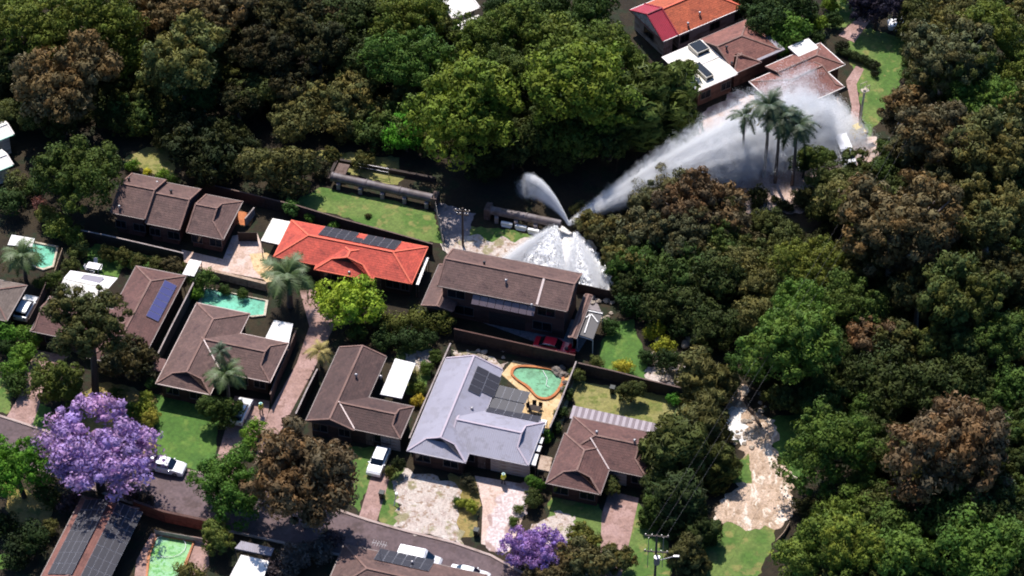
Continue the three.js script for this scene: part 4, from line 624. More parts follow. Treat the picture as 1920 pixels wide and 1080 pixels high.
grove('green_tree', '* canopy tree below the muddy clearing', 'tree', 'bright canopy below the muddy clearing', 'dense', '58742e', 1.1, [[1548, 1010, 60], [1492, 1056, 46, 1.0, '66823a'], [1600, 1040, 70, 1.1, '6c8434'], [1580, 970, 44], [1670, 985, 52, 1.1, '4c6a30'], [1700, 1050, 66, 1.1, '567a34'], [1780, 980, 56, 1.1, '3e5a2c'], [1830, 1050, 64, 1.1, '507832'], [1900, 1020, 58, 1.2, '4e7434'], [1860, 950, 56, 1.2, C.dark], [1740, 905, 44, 1.0, C.olive], [1630, 920, 40, 1.0, '48642c']]);
grove('she_oak', '* feathery she-oak between the brown house and muddy channel', 'tree', 'she-oaks along the muddy channel', 'she', '4c5a30', 1.0, [[1330, 705, 56, 0.9, '64683a'], [1320, 790, 54, 0.9, '5c6236'], [1340, 860, 50, 0.9], [1265, 850, 66, 1.0], [1280, 940, 62, 0.9, '34482a'], [1240, 900, 40, 0.9, '3c4e2a'], [1310, 1000, 40, 0.8, '3a4e2a'], [1285, 1045, 40, 0.8, '545a32'], [1230, 960, 34, 0.8, '405a2a']]);
// palms' companions, gardens of the street
tree('jacaranda', 'large purple jacaranda in full bloom over the street', 'tree', null, 'jac', 'b494c2', 183, 862, 108, 0.8, M.bark, 0.84);
tree('jacaranda', 'smaller purple jacaranda at the flooded kerb', 'tree', null, 'jac', 'a884be', 1000, 1032, 54, 0.75, M.bark);
tree('gum_tree', 'big russet gum tree leaning over the street', 'tree', null, 'gum', '7c5e3c', 572, 912, 114, 0.95, M.barkPale);
tree('green_tree', 'leafy green street tree beside the big russet gum', 'tree', null, 'dense', '4c7a32', 428, 915, 70, 0.9);
tree('green_tree', 'bright green street tree at the picture edge near the jacaranda', 'tree', null, 'dense', '55902c', 28, 884, 72, 1.0);
tree('small_tree', 'small grey green tree beside the red brick wall', 'tree', null, 'dense', '6c8044', 406, 1008, 32, 1.0);
tree('small_tree', 'olive shrub at the lower corner of the lime pool', 'shrub', null, 'bush', '6a6c38', 352, 1078, 26, 0.8);
tree('gum_tree', 'dark gum tree with a bare trunk before the blue panel house', 'tree', null, 'gum', '4e5634', 172, 622, 78, 2.0, M.bark, 0.9);
tree('gum_tree', 'lower dark limb crowned gum beside the blue panel house', 'tree', null, 'gum', '4a4a30', 232, 668, 46, 1.3, M.bark);
tree('round_bush', 'large round dull green bush on the front verge', 'shrub', null, 'dense', '55682e', 110, 726, 44, 0.8);
grove('hedge_shrub', '* hedge shrub along the pink brick driveway', 'shrub', 'hedge shrubs by the pink brick driveway', 'bush', '5c8a34', 0.8, [[56, 632, 22], [40, 665, 24], [24, 695, 24], [30, 720, 22, 0.8, '3c5a28'], [8, 625, 24, 0.8, '4c8430'], [10, 650, 18, 0.8, '34502a']]);
tree('broadleaf_tree', 'bright lime green tree before the red tiled house', 'tree', null, 'dense', '8cb038', 649, 570, 50, 0.95);
grove('garden_bush', '* garden bush between red house and brown gabled house', 'shrub', 'dark bushes below the red tiled house', 'bush', '5a6630', 0.8, [[705, 600, 24], [740, 612, 26], [780, 604, 28], [820, 606, 24], [716, 640, 22, 0.8, '34502a'], [760, 640, 26, 0.8, '2e4826'], [800, 640, 22, 0.8, '2e4826'], [672, 625, 20, 0.8, '46622c']]);
grove('garden_bush', '* bush in the front garden behind the jacaranda', 'shrub', 'golden front garden bushes', 'bush', '748830', 0.8, [[268, 768, 20], [282, 786, 18, 0.8, '909430'], [244, 772, 18, 0.8, '4a6a2c'], [212, 745, 16, 0.8, '48602c'], [275, 748, 16, 0.8, '7c9440']]);
tree('garden_tree', 'small dark tree shading the silver roofed car', 'tree', null, 'dense', '46602c', 408, 768, 34, 1.1);
tree('hedge_shrub', 'bright green hedge beside the shared driveway', 'shrub', null, 'bush', '6a9834', 474, 808, 20, 0.8);
tree('hedge_shrub', 'lower bright hedge near the kerb of the shared driveway', 'shrub', null, 'bush', '5c8a30', 464, 838, 16, 0.8);
tree('garden_bush', 'yellow flowering shrub beside the white patio roof', 'shrub', null, 'bush', 'd0b020', 782, 752, 12, 0.8);
grove('garden_bush', '* bush along the white capped fence', 'shrub', 'bushes along the white capped fence', 'bush', '5c7430', 0.8, [[786, 728, 15], [776, 708, 14, 0.8, '7c8050'], [800, 690, 15, 0.8, '4c6a2c'], [818, 668, 14, 0.8, '46602c']]);
grove('yellow_bush', 'golden yellow shrub beside the vivid green lawn', 'shrub', 'golden shrubs by the vivid lawn', 'bush', '8c9a2c', 0.8, [[1226, 622, 18], [1246, 650, 20], [1168, 690, 18, 0.8, 'b4b420']]);
grove('garden_bush', '* bush edging the vivid green lawn', 'shrub', 'dark bushes by the vivid lawn', 'bush', '34562a', 0.8, [[1145, 612, 18], [1250, 676, 24, 0.8, '2c4422'], [1210, 672, 16, 0.8, '2c4a24'], [1118, 680, 14, 0.8, '5c6c3c'], [1275, 610, 26, 0.8, '26401f'], [1230, 590, 26, 0.8, '26401f'], [1190, 575, 28, 0.8, '2a4822']]);
tree('small_tree', 'rounded dark shrub tree against the dark timber fence', 'tree', null, 'dense', '4e5c34', 1186, 732, 24, 1.2);
tree('round_bush', 'small bright round bush at the fence end', 'shrub', null, 'bush', '4c9038', 1262, 748, 13, 0.9);
tree('small_tree', 'grey green shrub at the corner of pool deck and fence', 'shrub', null, 'bush', '5a6a3c', 1082, 706, 15, 1.0);
grove('garden_bush', 'green shrub in the side strip between lilac and brown roofs', 'shrub', 'side strip shrubs', 'bush', '486a2e', 0.8, [[1062, 740, 14, 0.8, '34502a'], [1050, 775, 13, 0.8, '34502a'], [1024, 820, 12, 0.9, '5c9a34'], [1042, 800, 12, 0.8, '34502a']]);
tree('small_tree', 'leafy shrub tree at the front corner of the brown house', 'tree', null, 'dense', '4e7c2e', 1002, 905, 18, 1.2);
tree('small_tree', 'dark bushy shrub below the leafy corner tree', 'tree', null, 'dense', '46582e', 998, 938, 20, 0.9);
tree('small_tree', 'grey green standard tree on the pink driveway corner', 'tree', null, 'dense', '5c6a40', 1148, 908, 17, 1.5);
grove('garden_bush', '* bush in the silted front garden', 'shrub', 'bushes of the silted front garden', 'bush', '7c9038', 0.8, [[868, 946, 12], [884, 952, 14, 0.8, '84983c'], [856, 940, 9, 0.8, '4a6a2c'], [876, 900, 14, 0.9, '4c4a30'], [888, 914, 11, 0.9, '4c4a30'], [972, 955, 10, 0.8, '5c7430'], [964, 978, 11, 0.8, '4c6a2c']]);
grove('conifer_shrub', 'slim dark conifer between the two front driveways', 'shrub', 'slim conifers between the driveways', 'bush', '56602e', 1.6, [[732, 888, 11, 1.5], [746, 874, 12, 1.5, '34442a']], M.bark, 1.9);
grove('olive_tree', '* tree at the near kerb by the smaller jacaranda', 'tree', 'olive trees at the near kerb', 'gum', '6a6434', 0.9, [[1100, 1050, 46], [1050, 1070, 40, 0.9, '6e5c34'], [1150, 1050, 34, 0.9, '5c6030'], [1010, 1085, 34, 0.8, '6e5c38'], [1095, 1010, 30, 0.8, '66703a']], M.barkPale);
grove('bare_shrub', 'grey twiggy shrub under the big russet gum', 'shrub', 'twiggy shrubs under the russet gum', 'bush', '7a6a66', 0.8, [[560, 1040, 28], [600, 1032, 26], [540, 1062, 26], [622, 1010, 20, 0.8, '6c5c5c'], [510, 1080, 24, 0.8, '544848']]);
grove('garden_bush', '* leafy bush beside the house with long solar strips', 'shrub', 'bushes by the street side brown house', 'bush', '486630', 0.8, [[90, 930, 26, 0.8, '4a5c2c'], [130, 945, 22, 0.8, '5c4c4c'], [60, 1010, 34, 0.8, '28401f'], [30, 1040, 30, 0.8, '24381c'], [250, 930, 16, 0.8, '6c5048'], [272, 940, 18, 0.8, '54463c'], [96, 990, 18, 0.8, '5c6434'], [5, 985, 26, 0.8, '2a401f']]);
grove('garden_bush', '* rounded bush behind the townhouse row', 'shrub', 'bushes behind the townhouse row', 'bush', '5c8a2e', 0.7, [[248, 312, 12], [277, 324, 9, 0.7, 'c0c418'], [306, 330, 13, 0.7, '649032'], [325, 338, 12, 0.7, '48702c'], [545, 392, 18, 0.8, '4c7a44'], [580, 408, 11, 0.8, '4c7a34'], [628, 424, 11, 0.8, '5c9040'], [690, 405, 6, 0.6, '4a4a28']]);
grove('garden_bush', 'dark hedge bush in the shaded back lawn', 'shrub', 'hedge bushes of the shaded back lawn', 'bush', '4a5228', 0.8, [[200, 478, 18], [230, 484, 18], [262, 492, 18], [296, 498, 18], [322, 500, 20, 0.8, '5a502e'], [345, 505, 12, 0.8, '4a5228'], [150, 470, 20, 0.9, '5a6c3c'], [130, 500, 18, 0.9, '4c5c34']]);
grove('garden_bush', '* garden bush beside the shaded teal pool', 'shrub', 'bushes by the shaded teal pool', 'bush', '60783a', 0.9, [[112, 425, 26], [85, 405, 22, 0.9, '6c7a44'], [138, 440, 22, 0.9, '5c7434'], [75, 385, 14, 0.9, 'b86c64'], [60, 350, 20, 0.9, '4c6a3c'], [30, 350, 24, 1, '5c6a44'], [100, 525, 18, 0.8, '48602e'], [80, 535, 16, 0.8, '3c5428'], [20, 380, 28, 1, '34502a']]);
grove('garden_bush', '* bushy plant beside the turquoise pool', 'shrub', 'plants by the turquoise pool', 'bush', '4c6e34', 0.9, [[380, 528, 22, 1.0], [366, 552, 14, 0.8, '5c9034'], [420, 545, 12, 0.7, '3c5a2c'], [455, 552, 12, 0.7, '44602c'], [345, 520, 10, 0.8, '6c6a34'], [300, 690, 10, 0.9, '48703c'], [285, 720, 12, 1.2, '4c7444'], [265, 690, 12, 0.8, '34502c']]);
grove('olive_tree', 'small olive tree on the yellowish grass by the valve chamber', 'tree', 'small trees by the valve chamber', 'gum', '545c34', 0.9, [[625, 290, 16], [680, 300, 20], [600, 318, 18, 0.8, '4c4a2e']]);
// random fill so that the forest closes (kept clear of what is listed above)
{ const inside = (poly, x, y) => { let c = false; for (let i = 0, j = poly.length - 1; i < poly.length; j = i++) { const [xi, yi] = poly[i], [xj, yj] = poly[j]; if ((yi > y) !== (yj > y) && x < (xj - xi) * (y - yi) / (yj - yi) + xi) c = !c; } return c; };
  const right = [[1160, 470], [1300, 400], [1560, 345], [1650, 300], [1710, 100], [1710, -20], [1960, -20], [1960, 1110], [1560, 1110], [1500, 960], [1640, 930], [1560, 800], [1440, 740], [1390, 660], [1300, 600], [1170, 545]];
  const top = [[-40, -30], [830, -30], [850, 70], [1100, 100], [1230, 170], [1240, 260], [1060, 300], [760, 270], [570, 240], [460, 200], [240, 235], [60, 235], [-40, 220]];
  const r = rng(777);
  for (const [poly, want, label, group] of [[right, 90, 'understorey tree filling the forest beside the flood', 'understorey trees of the forest'], [top, 60, 'understorey tree filling the upper bush', 'understorey trees of the upper bush']]) {
    let n = 0; for (let i = 0; i < 6000 && n < want; i++) { const x = -40 + r() * 2000, y = -30 + r() * 1140; if (!inside(poly, x, y)) continue; if (placed.some(([a, b, q]) => Math.hypot(a - x, b - y) < q * 0.72)) continue;
      const rr = 24 + r() * 20, h = [C.dark, '44542c', '4e5830', C.olive, '4e5c34', '466030'][Math.floor(r() * 6)]; tree('understorey_tree', adj(h, rr) + ' ' + label, 'tree', group, r() < 0.5 ? 'dense' : 'gum', h, x, y, rr, 0.9 + r() * 0.4, M.bark); placed.push([x, y, rr]); n++; }
  }
  // low undergrowth on the forest floor: nobody could count it
  const g = crown('bush', 0).g, mats = new Float32Array(0); const spots = []; for (let i = 0; i < 9000 && spots.length < 1500; i++) { const x = -40 + r() * 2000, y = -30 + r() * 1140; if (inside(right, x, y) || inside(top, x, y)) spots.push(P(x, y)); }
  const im = new THREE.InstancedMesh(g, leafMat('3c4426'), spots.length), m4 = new THREE.Matrix4(), q = new THREE.Quaternion(); spots.forEach((p, i) => { const s = 0.6 + r() * 1.1; q.setFromAxisAngle(V3(0, 1, 0), r() * 6.28); m4.compose(V3(p.x, s * 0.55, p.z), q, V3(s, s * 0.8, s)); im.setMatrixAt(i, m4); });
  im.name = 'undergrowth'; im.castShadow = im.receiveShadow = true; scene.add(tag(im, 'low dark undergrowth covering the forest floor', 'undergrowth', null, 'stuff')); }

// palms
const frondGeos = {};
function frondGeo(L, droop, kind) {
  const key = [L, droop, kind].join(); if (frondGeos[key]) return frondGeos[key];
  const n = 34, spine = (t) => V3(0, Math.sin(t * 1.25) * L * 0.42 - t * t * L * droop, t * L * (1 - 0.18 * t)); const r = rng(5 + L * 10);
  const pos = [], push = (a, b, c) => { for (const q of [a, b, c]) pos.push(q.x, q.y, q.z); };
  for (let i = 0; i < n; i++) { const t = 0.1 + 0.9 * i / n, p = spine(t), q = spine(Math.min(1, t + 0.03)), w = L * 0.3 * Math.sin(Math.PI * Math.min(1, t * 0.85 + 0.12)); for (const s of [-1, 1]) { const tip = p.clone().add(V3(s * w, -w * (0.35 + 0.3 * r()), L * 0.1)); tip.z += (r() - 0.5) * L * 0.08; push(p, q, tip); } }
  for (let i = 0; i < 10; i++) { const a = spine(i / 10), b = spine((i + 1) / 10), w = 0.05 * (1 - i / 11); push(a.clone().add(V3(-w, 0, 0)), a.clone().add(V3(w, 0, 0)), b); }
  const g = new THREE.BufferGeometry(); g.setAttribute('position', new THREE.Float32BufferAttribute(pos, 3)); g.computeVertexNormals(); return frondGeos[key] = g;
}
mat('frond', '#53682c', { roughness: 0.6, transmission: 0.3, thickness: 0, side: THREE.DoubleSide }); mat('frondDark', '#364a22', { roughness: 0.6, transmission: 0.25, thickness: 0, side: THREE.DoubleSide }); mat('frondDry', '#9a8a4c', { roughness: 0.8, side: THREE.DoubleSide });
function palm(label, px, h, L, n, m, { crownPx = true, r = 0.2, group = null, droop = 0.5 } = {}) {
  const p = P(px[0], px[1], crownPx ? h : 0).setY(0), g = thing('palm_tree', label, 'palm', p, 0, group), rr = rng(px[0] * 7 + px[1]);
  part(g, 'trunk', merge([rod(V3(0, 0, 0), V3(0.08, h * 0.5, 0), r * 1.25, r, 10), rod(V3(0.08, h * 0.5, 0), V3(0, h, 0), r, r * 0.85, 10)]), M.barkPalm);
  for (let i = 0; i < n; i++) { const f = part(g, 'frond', frondGeo(L, droop + (i % 3) * 0.22, 0), i % 7 === 6 && i > n * 0.6 ? M.frondDry : m); f.position.y = h; f.rotation.set(0, i * 2.39996 + rr(), 0); f.rotateX(-0.75 + 1.25 * (i / n) + (rr() - 0.5) * 0.2); f.scale.setScalar(0.85 + 0.3 * rr()); }
  return g;
}
palm('tall slim palm with sparse fronds standing against the water plume', [1396, 218], 9.8, 2.4, 12, M.frondDark, { r: 0.16 });
palm('tallest leafy palm of the clump before the water plume', [1442, 200], 12, 3.2, 28, M.frondDark, { r: 0.2 });
palm('leafy palm leaning behind the tallest palm', [1462, 222], 11, 3.2, 28, M.frondDark, { r: 0.2 });
palm('broad palm at the end of the palm clump', [1494, 238], 10, 3.4, 28, M.frondDark, { r: 0.2 });
palm('stout date palm beside the turquoise pool', [540, 518], 5.2, 4.0, 30, M.frond, { r: 0.34, droop: 0.45 });
palm('feathery palm before the house with turquoise pool', [424, 702], 5.0, 2.8, 24, M.frond, { r: 0.2 });
palm('small palm rising over the pool house roof', [414, 660], 6.4, 1.8, 16, M.frondDark, { r: 0.14 });
palm('yellowing palm beside the shared driveway', [600, 660], 2.6, 2.0, 22, M.frondDry, { r: 0.16 });
palm('fluffy palm beside the shaded teal pool', [42, 480], 4.0, 3.0, 28, M.frond, { r: 0.22 });
grove('green_tree', '* tree growing below the palm clump', 'tree', 'trees below the palm clump', 'dense', '48622e', 1.2, [[1535, 300, 30, 1.6, '546a34'], [1510, 310, 24, 1.3, '34502a'], [1550, 345, 32, 1.3, '56663a']]);

// ------------------------------------------------------------------ vehicles
function profile(pts, width, bevel) { const s = new THREE.Shape(pts.map(([x, y]) => new THREE.Vector2(x, y))); const g = new THREE.ExtrudeGeometry(s, { depth: width - 2 * bevel, bevelEnabled: true, bevelThickness: bevel, bevelSize: bevel * 0.7, bevelSegments: 3, curveSegments: 6 }); g.translate(0, 0, -(width - 2 * bevel) / 2); return g; }
const wheelGeo = [(() => { const g = new THREE.TorusGeometry(0.25, 0.1, 8, 18); g.scale(1, 1, 1.1); return g; })(), (() => { const g = new THREE.CylinderGeometry(0.2, 0.2, 0.16, 14); g.rotateX(Math.PI / 2); return g; })()];
const carGeo = {
  hatch: { body: profile([[-2.05, 0.42], [-2.1, 0.75], [-2.02, 0.95], [-0.9, 1.0], [0.85, 0.96], [1.85, 0.82], [2.1, 0.66], [2.12, 0.38], [1.9, 0.26], [-1.95, 0.26]], 1.76, 0.1), cabin: profile([[-1.95, 0.95], [-1.6, 1.36], [-0.2, 1.42], [0.35, 1.36], [1.05, 0.94]], 1.5, 0.1), roof: profile([[-1.62, 1.4], [-1.5, 1.46], [-0.2, 1.5], [0.3, 1.43], [0.2, 1.4]], 1.34, 0.06), wx: 1.28, w: 1.72 },
  sedan: { body: profile([[-2.25, 0.42], [-2.3, 0.78], [-2.2, 0.93], [-1.3, 0.98], [0.9, 0.95], [1.95, 0.82], [2.25, 0.66], [2.28, 0.38], [2.0, 0.25], [-2.1, 0.25]], 1.8, 0.1), cabin: profile([[-1.75, 0.94], [-1.05, 1.34], [-0.1, 1.4], [0.45, 1.34], [1.2, 0.92]], 1.52, 0.1), roof: profile([[-1.05, 1.38], [-0.95, 1.43], [-0.1, 1.47], [0.38, 1.41], [0.3, 1.38]], 1.34, 0.06), wx: 1.38, w: 1.76 },
  van: { body: profile([[-2.5, 0.4], [-2.55, 1.05], [-2.5, 1.2], [1.3, 1.2], [2.3, 1.0], [2.5, 0.8], [2.52, 0.4], [2.3, 0.28], [-2.4, 0.28]], 1.9, 0.1), cabin: profile([[-2.45, 1.15], [-2.4, 1.85], [0.7, 1.9], [1.7, 1.15]], 1.72, 0.1), roof: profile([[-2.45, 1.9], [-2.38, 2.02], [0.6, 2.06], [0.8, 1.92]], 1.66, 0.08), wx: 1.6, w: 1.84 },
};
function car(name, label, px, ang, type, m, roofM = m, category = 'car') {
  const q = carGeo[type], g = thing(name, label, category, P(...px), ang); g.position.y = 0.03;
  part(g, 'body', q.body, m); part(g, 'cabin', q.cabin, M.carGlass); part(g, 'roof', q.roof, roofM);
  for (const sx of [-1, 1]) for (const sz of [-1, 1]) { const w = new THREE.Group(); w.name = 'wheel'; w.position.set(sx * q.wx, 0.33, sz * (q.w / 2 - 0.06)); g.add(w); part(w, 'tyre', wheelGeo[0], M.tyre); part(w, 'rim', wheelGeo[1], M.rim); }
  const L = type === 'van' ? 2.52 : type === 'sedan' ? 2.28 : 2.11;
  for (const s of [-1, 1]) { part(g, 'headlight', new RoundedBoxGeometry(0.12, 0.16, 0.36, 2, 0.05).translate(L, 0.64, s * 0.62), M.lampClear); part(g, 'tail_light', new RoundedBoxGeometry(0.1, 0.18, 0.3, 2, 0.04).translate(-L - 0.02, 0.76, s * 0.66), M.lampRed); part(g, 'mirror', new RoundedBoxGeometry(0.14, 0.14, 0.22, 2, 0.04).translate(0.75, 1.0, s * (q.w / 2 + 0.1)), m); }
  return g;
}
const AU = PHI, AV = PHI + Math.PI / 2;                           // along the street, and away from the viewer across it
car('parked_car', 'white car with silver roof in the driveway by the shade tree', [452, 778], AV, 'hatch', M.carWhite, M.carSilver);
car('parked_car', 'white hatchback alone on the brown driveway', [710, 872], AV + Math.PI, 'hatch', M.carWhite);
car('parked_car', 'white sedan on the street under the purple jacaranda', [312, 880], AU, 'sedan', M.carWhite);
car('parked_car', 'red sedan in the dark courtyard of the two storey house', [1036, 656], AU, 'sedan', M.carRed);
car('parked_car', 'white sedan at the near kerb of the street', [880, 1086], AU, 'sedan', M.carWhite);
car('parked_van', 'white van on the pale hardstand below the path', [1583, 296], -Math.PI / 2 + 0.2, 'van', M.carWhite, M.carWhite, 'van');
car('parked_car', 'white car in tree shade above the open green lawn', [1694, 52], PHI2 + 2.6, 'hatch', M.carWhite);
car('parked_car', 'white car squeezed between the grey brown house and timber fence', [50, 584], AV, 'hatch', M.carWhite);
{ const g = car('work_van', 'white work van with roof rack and red stripe beside the dark solar array', [786, 1060], AU, 'van', M.carWhite, M.carWhite, 'van');
  part(g, 'red_stripe', merge([box(4.4, 0.14, 0.03, -0.1, 0.75, 0.96), box(4.4, 0.14, 0.03, -0.1, 0.75, -0.96)]), M.redPaint); part(g, 'roof_rack', merge([-2.0, -1.1, -0.2].map((x) => box(0.06, 0.06, 1.5, x, 2.16, 0)).concat([box(2.6, 0.05, 0.05, -1.0, 2.21, 0.5), box(2.6, 0.05, 0.05, -1.0, 2.21, -0.5)])), M.steel); part(g, 'aerial', rod(V3(1.0, 1.9, 0.4), V3(0.9, 3.2, 0.4), 0.02), M.metalDark); g.scale.setScalar(1.0); }
{ const g = thing('ride_on_mower', 'small red ride-on mower beside the red sedan', 'mower', P(1068, 666), AU); part(g, 'body', new RoundedBoxGeometry(1.5, 0.5, 0.8, 3, 0.12).translate(0, 0.5, 0), M.carRed); part(g, 'bonnet', new RoundedBoxGeometry(0.7, 0.3, 0.6, 3, 0.1).translate(0.4, 0.85, 0), M.carRed); part(g, 'seat', new RoundedBoxGeometry(0.4, 0.4, 0.45, 3, 0.08).translate(-0.4, 0.95, 0), M.metalDark); for (const [x, z] of [[0.55, 0.42], [0.55, -0.42], [-0.5, 0.45], [-0.5, -0.45]]) { const w = part(g, 'wheel', wheelGeo[0], M.tyre); w.position.set(x, 0.28, z); w.scale.setScalar(0.8); } part(g, 'steering_wheel', new THREE.TorusGeometry(0.17, 0.025, 6, 14).rotateX(1.1).translate(0.05, 1.1, 0), M.metalDark); }
{ // yellow boom lift at the end of the concrete path
  const g = thing('boom_lift', 'yellow boom lift with a long pale arm at the path end', 'machine', P(1608, 256), 0.5);
  part(g, 'chassis', new RoundedBoxGeometry(1.9, 0.7, 1.4, 3, 0.1).translate(0, 0.75, 0), M.yellowPaint); part(g, 'turret', new RoundedBoxGeometry(1.2, 0.8, 1.1, 3, 0.12).translate(-0.1, 1.5, 0), M.yellowPaint); part(g, 'boom', beam(V3(0.1, 1.8, 0), V3(1.6, 6.2, -1.6), 0.26, 0.26), M.copingPale); part(g, 'basket', merge([box(1.0, 0.08, 0.8, 1.7, 6.0, -1.7), box(1.0, 0.06, 0.05, 1.7, 7.0, -1.32), box(1.0, 0.06, 0.05, 1.7, 7.0, -2.08), ...[[-0.47, 0.36], [0.47, 0.36], [-0.47, -0.36], [0.47, -0.36]].map(([x, z]) => box(0.05, 1, 0.05, 1.7 + x, 6.5, -1.7 + z))]), M.copingPale); for (const [x, z] of [[0.65, 0.7], [0.65, -0.7], [-0.65, 0.7], [-0.65, -0.7]]) { const w = part(g, 'wheel', wheelGeo[0], M.tyre); w.position.set(x, 0.35, z); } }

// ------------------------------------------------------------------ people
function person(label, px, turn, { jacket = [0.75, 0.72, 0.05], legs = [0.02, 0.022, 0.03], hat = [0.55, 0.75, 0.68], stride = 0.12, arm = 0.15 } = {}) {
  const g = thing('person', label, 'person', P(...px), turn); g.scale.setScalar(1.06); const N = 72, S = 1.0, mc = new MarchingCubes(N, M.vc, false, false, 60000); mc.isolation = 0;
  const J = { pel: [0, 0.95, 0], chest: [0, 1.32, 0.01], neck: [0, 1.5, 0], head: [0, 1.66, 0.02], head2: [0, 1.7, 0.03], shL: [0.19, 1.42, 0], shR: [-0.19, 1.42, 0], elL: [0.26, 1.14, -0.03], elR: [-0.26, 1.14, -0.03], waL: [0.24, 0.9, arm], waR: [-0.25, 0.92, arm * 0.6], hpL: [0.1, 0.92, 0], hpR: [-0.1, 0.92, 0], knL: [0.11, 0.5, stride * 0.7], knR: [-0.11, 0.5, -stride * 0.3], anL: [0.12, 0.08, stride], anR: [-0.12, 0.08, -stride], toL: [0.13, 0.05, stride + 0.16], toR: [-0.13, 0.05, -stride + 0.16] };
  const B = [['pel', 'chest', 0.15, 0.17], ['chest', 'neck', 0.15, 0.065], ['neck', 'head', 0.06, 0.075], ['head', 'head2', 0.1, 0.095], ['chest', 'shL', 0.1, 0.085], ['chest', 'shR', 0.1, 0.085], ['shL', 'elL', 0.075, 0.055], ['shR', 'elR', 0.075, 0.055], ['elL', 'waL', 0.055, 0.04], ['elR', 'waR', 0.055, 0.04], ['pel', 'hpL', 0.13, 0.1], ['pel', 'hpR', 0.13, 0.1], ['hpL', 'knL', 0.1, 0.07], ['hpR', 'knR', 0.1, 0.07], ['knL', 'anL', 0.068, 0.05], ['knR', 'anR', 0.068, 0.05], ['anL', 'toL', 0.055, 0.04], ['anR', 'toR', 0.055, 0.04]];
  const seg = (p, a, b, ra, rb) => { const dx = b[0] - a[0], dy = b[1] - a[1], dz = b[2] - a[2], L2 = dx * dx + dy * dy + dz * dz || 1e-9; let t = ((p[0] - a[0]) * dx + (p[1] - a[1]) * dy + (p[2] - a[2]) * dz) / L2; t = Math.max(0, Math.min(1, t)); return Math.hypot(p[0] - a[0] - t * dx, p[1] - a[1] - t * dy, p[2] - a[2] - t * dz) - (ra + (rb - ra) * t); };
  for (let k = 0; k < N; k++) for (let j = 0; j < N; j++) for (let i = 0; i < N; i++) { const p = [(i - N / 2) / (N / 2) * S * 0.5, (j - N / 2) / (N / 2) * S + 0.92, (k - N / 2) / (N / 2) * S * 0.5]; let s = 0; for (const [a, b, ra, rb] of B) s += Math.exp(-42 * seg(p, J[a], J[b], ra, rb)); mc.field[i + j * N + k * N * N] = Math.log(Math.max(s, 1e-12)) / 42; }
  mc.update(); const n = mc.count, pos = [], nor = [], col = [];
  for (let i = 0; i < n; i++) { const x = mc.positionArray[i * 3] * 0.5, y = mc.positionArray[i * 3 + 1] + 0.92, z = mc.positionArray[i * 3 + 2] * 0.5; pos.push(x, y, z); const nn = V3(mc.normalArray[i * 3] * 2, mc.normalArray[i * 3 + 1], mc.normalArray[i * 3 + 2] * 2).normalize(); nor.push(nn.x, nn.y, nn.z); const c = y > 1.53 ? [0.45, 0.27, 0.18] : y > 0.93 ? jacket : y < 0.1 ? [0.01, 0.01, 0.01] : legs; col.push(...c); }
  const parts = new THREE.BufferGeometry(); parts.setAttribute('position', new THREE.Float32BufferAttribute(pos, 3)); parts.setAttribute('normal', new THREE.Float32BufferAttribute(nor, 3)); parts.setAttribute('color', new THREE.Float32BufferAttribute(col, 3));
  const fing = []; for (const [wa, s] of [[J.waL, 1], [J.waR, -1]]) { const w = V3(...wa), pd = V3(0, -0.8, 0.5).normalize(), pe = w.clone().addScaledVector(pd, 0.09); fing.push(rod(w, pe, 0.036, 0.042, 8)); [[-0.03, 0.07], [-0.01, 0.08], [0.012, 0.075], [0.032, 0.06]].forEach(([o, l]) => { const a = pe.clone().add(V3(0, o * 0.4, o)), b = a.clone().addScaledVector(pd, l * 0.55), c = b.clone().add(V3(0, -l * 0.3, -l * 0.3)); fing.push(rod(a, b, 0.0095, 0.009, 6), rod(b, c, 0.009, 0.007, 6)); }); fing.push(rod(w.clone().addScaledVector(pd, 0.03), w.clone().addScaledVector(pd, 0.075).add(V3(-s * 0.03, 0, 0.045)), 0.011, 0.009, 6)); }
  const fg = mergeGeometries(fing.map((q) => { const t = q.toNonIndexed(); t.deleteAttribute('uv'); return t; })); fg.setAttribute('color', new THREE.Float32BufferAttribute(new Array(fg.attributes.position.count).fill([0.45, 0.27, 0.18]).flat(), 3));
  const nose = new THREE.ConeGeometry(0.018, 0.045, 6).rotateX(Math.PI / 2).translate(0, 1.67, 0.13).toNonIndexed(); nose.deleteAttribute('uv'); nose.setAttribute('color', new THREE.Float32BufferAttribute(new Array(nose.attributes.position.count).fill([0.42, 0.25, 0.17]).flat(), 3));
  part(g, 'body', mergeGeometries([parts, fg, nose]), M.vc);
  const hm = new THREE.MeshPhysicalMaterial({ color: new THREE.Color().setRGB(...hat), roughness: 0.4 }), hg = new THREE.SphereGeometry(0.145, 18, 10, 0, 6.2832, 0, 1.6).translate(0, 1.71, 0.02), br = new THREE.CylinderGeometry(0.19, 0.2, 0.02, 18).translate(0, 1.71, 0.0);
  part(g, 'helmet', merge([hg, br]), hm); part(g, 'reflective_band', new THREE.CylinderGeometry(0.185, 0.185, 0.05, 18, 1, true).translate(0, 1.12, 0.005), M.plasticWhite);
}
person('person in yellow jacket and pale helmet standing on the wet driveway', [944, 908], Math.PI + 0.4, {});
person('person in yellow jacket and mint helmet beside the silver roofed car', [490, 776], 0.6, { jacket: [0.7, 0.62, 0.06], hat: [0.4, 0.78, 0.66], legs: [0.03, 0.03, 0.035] });

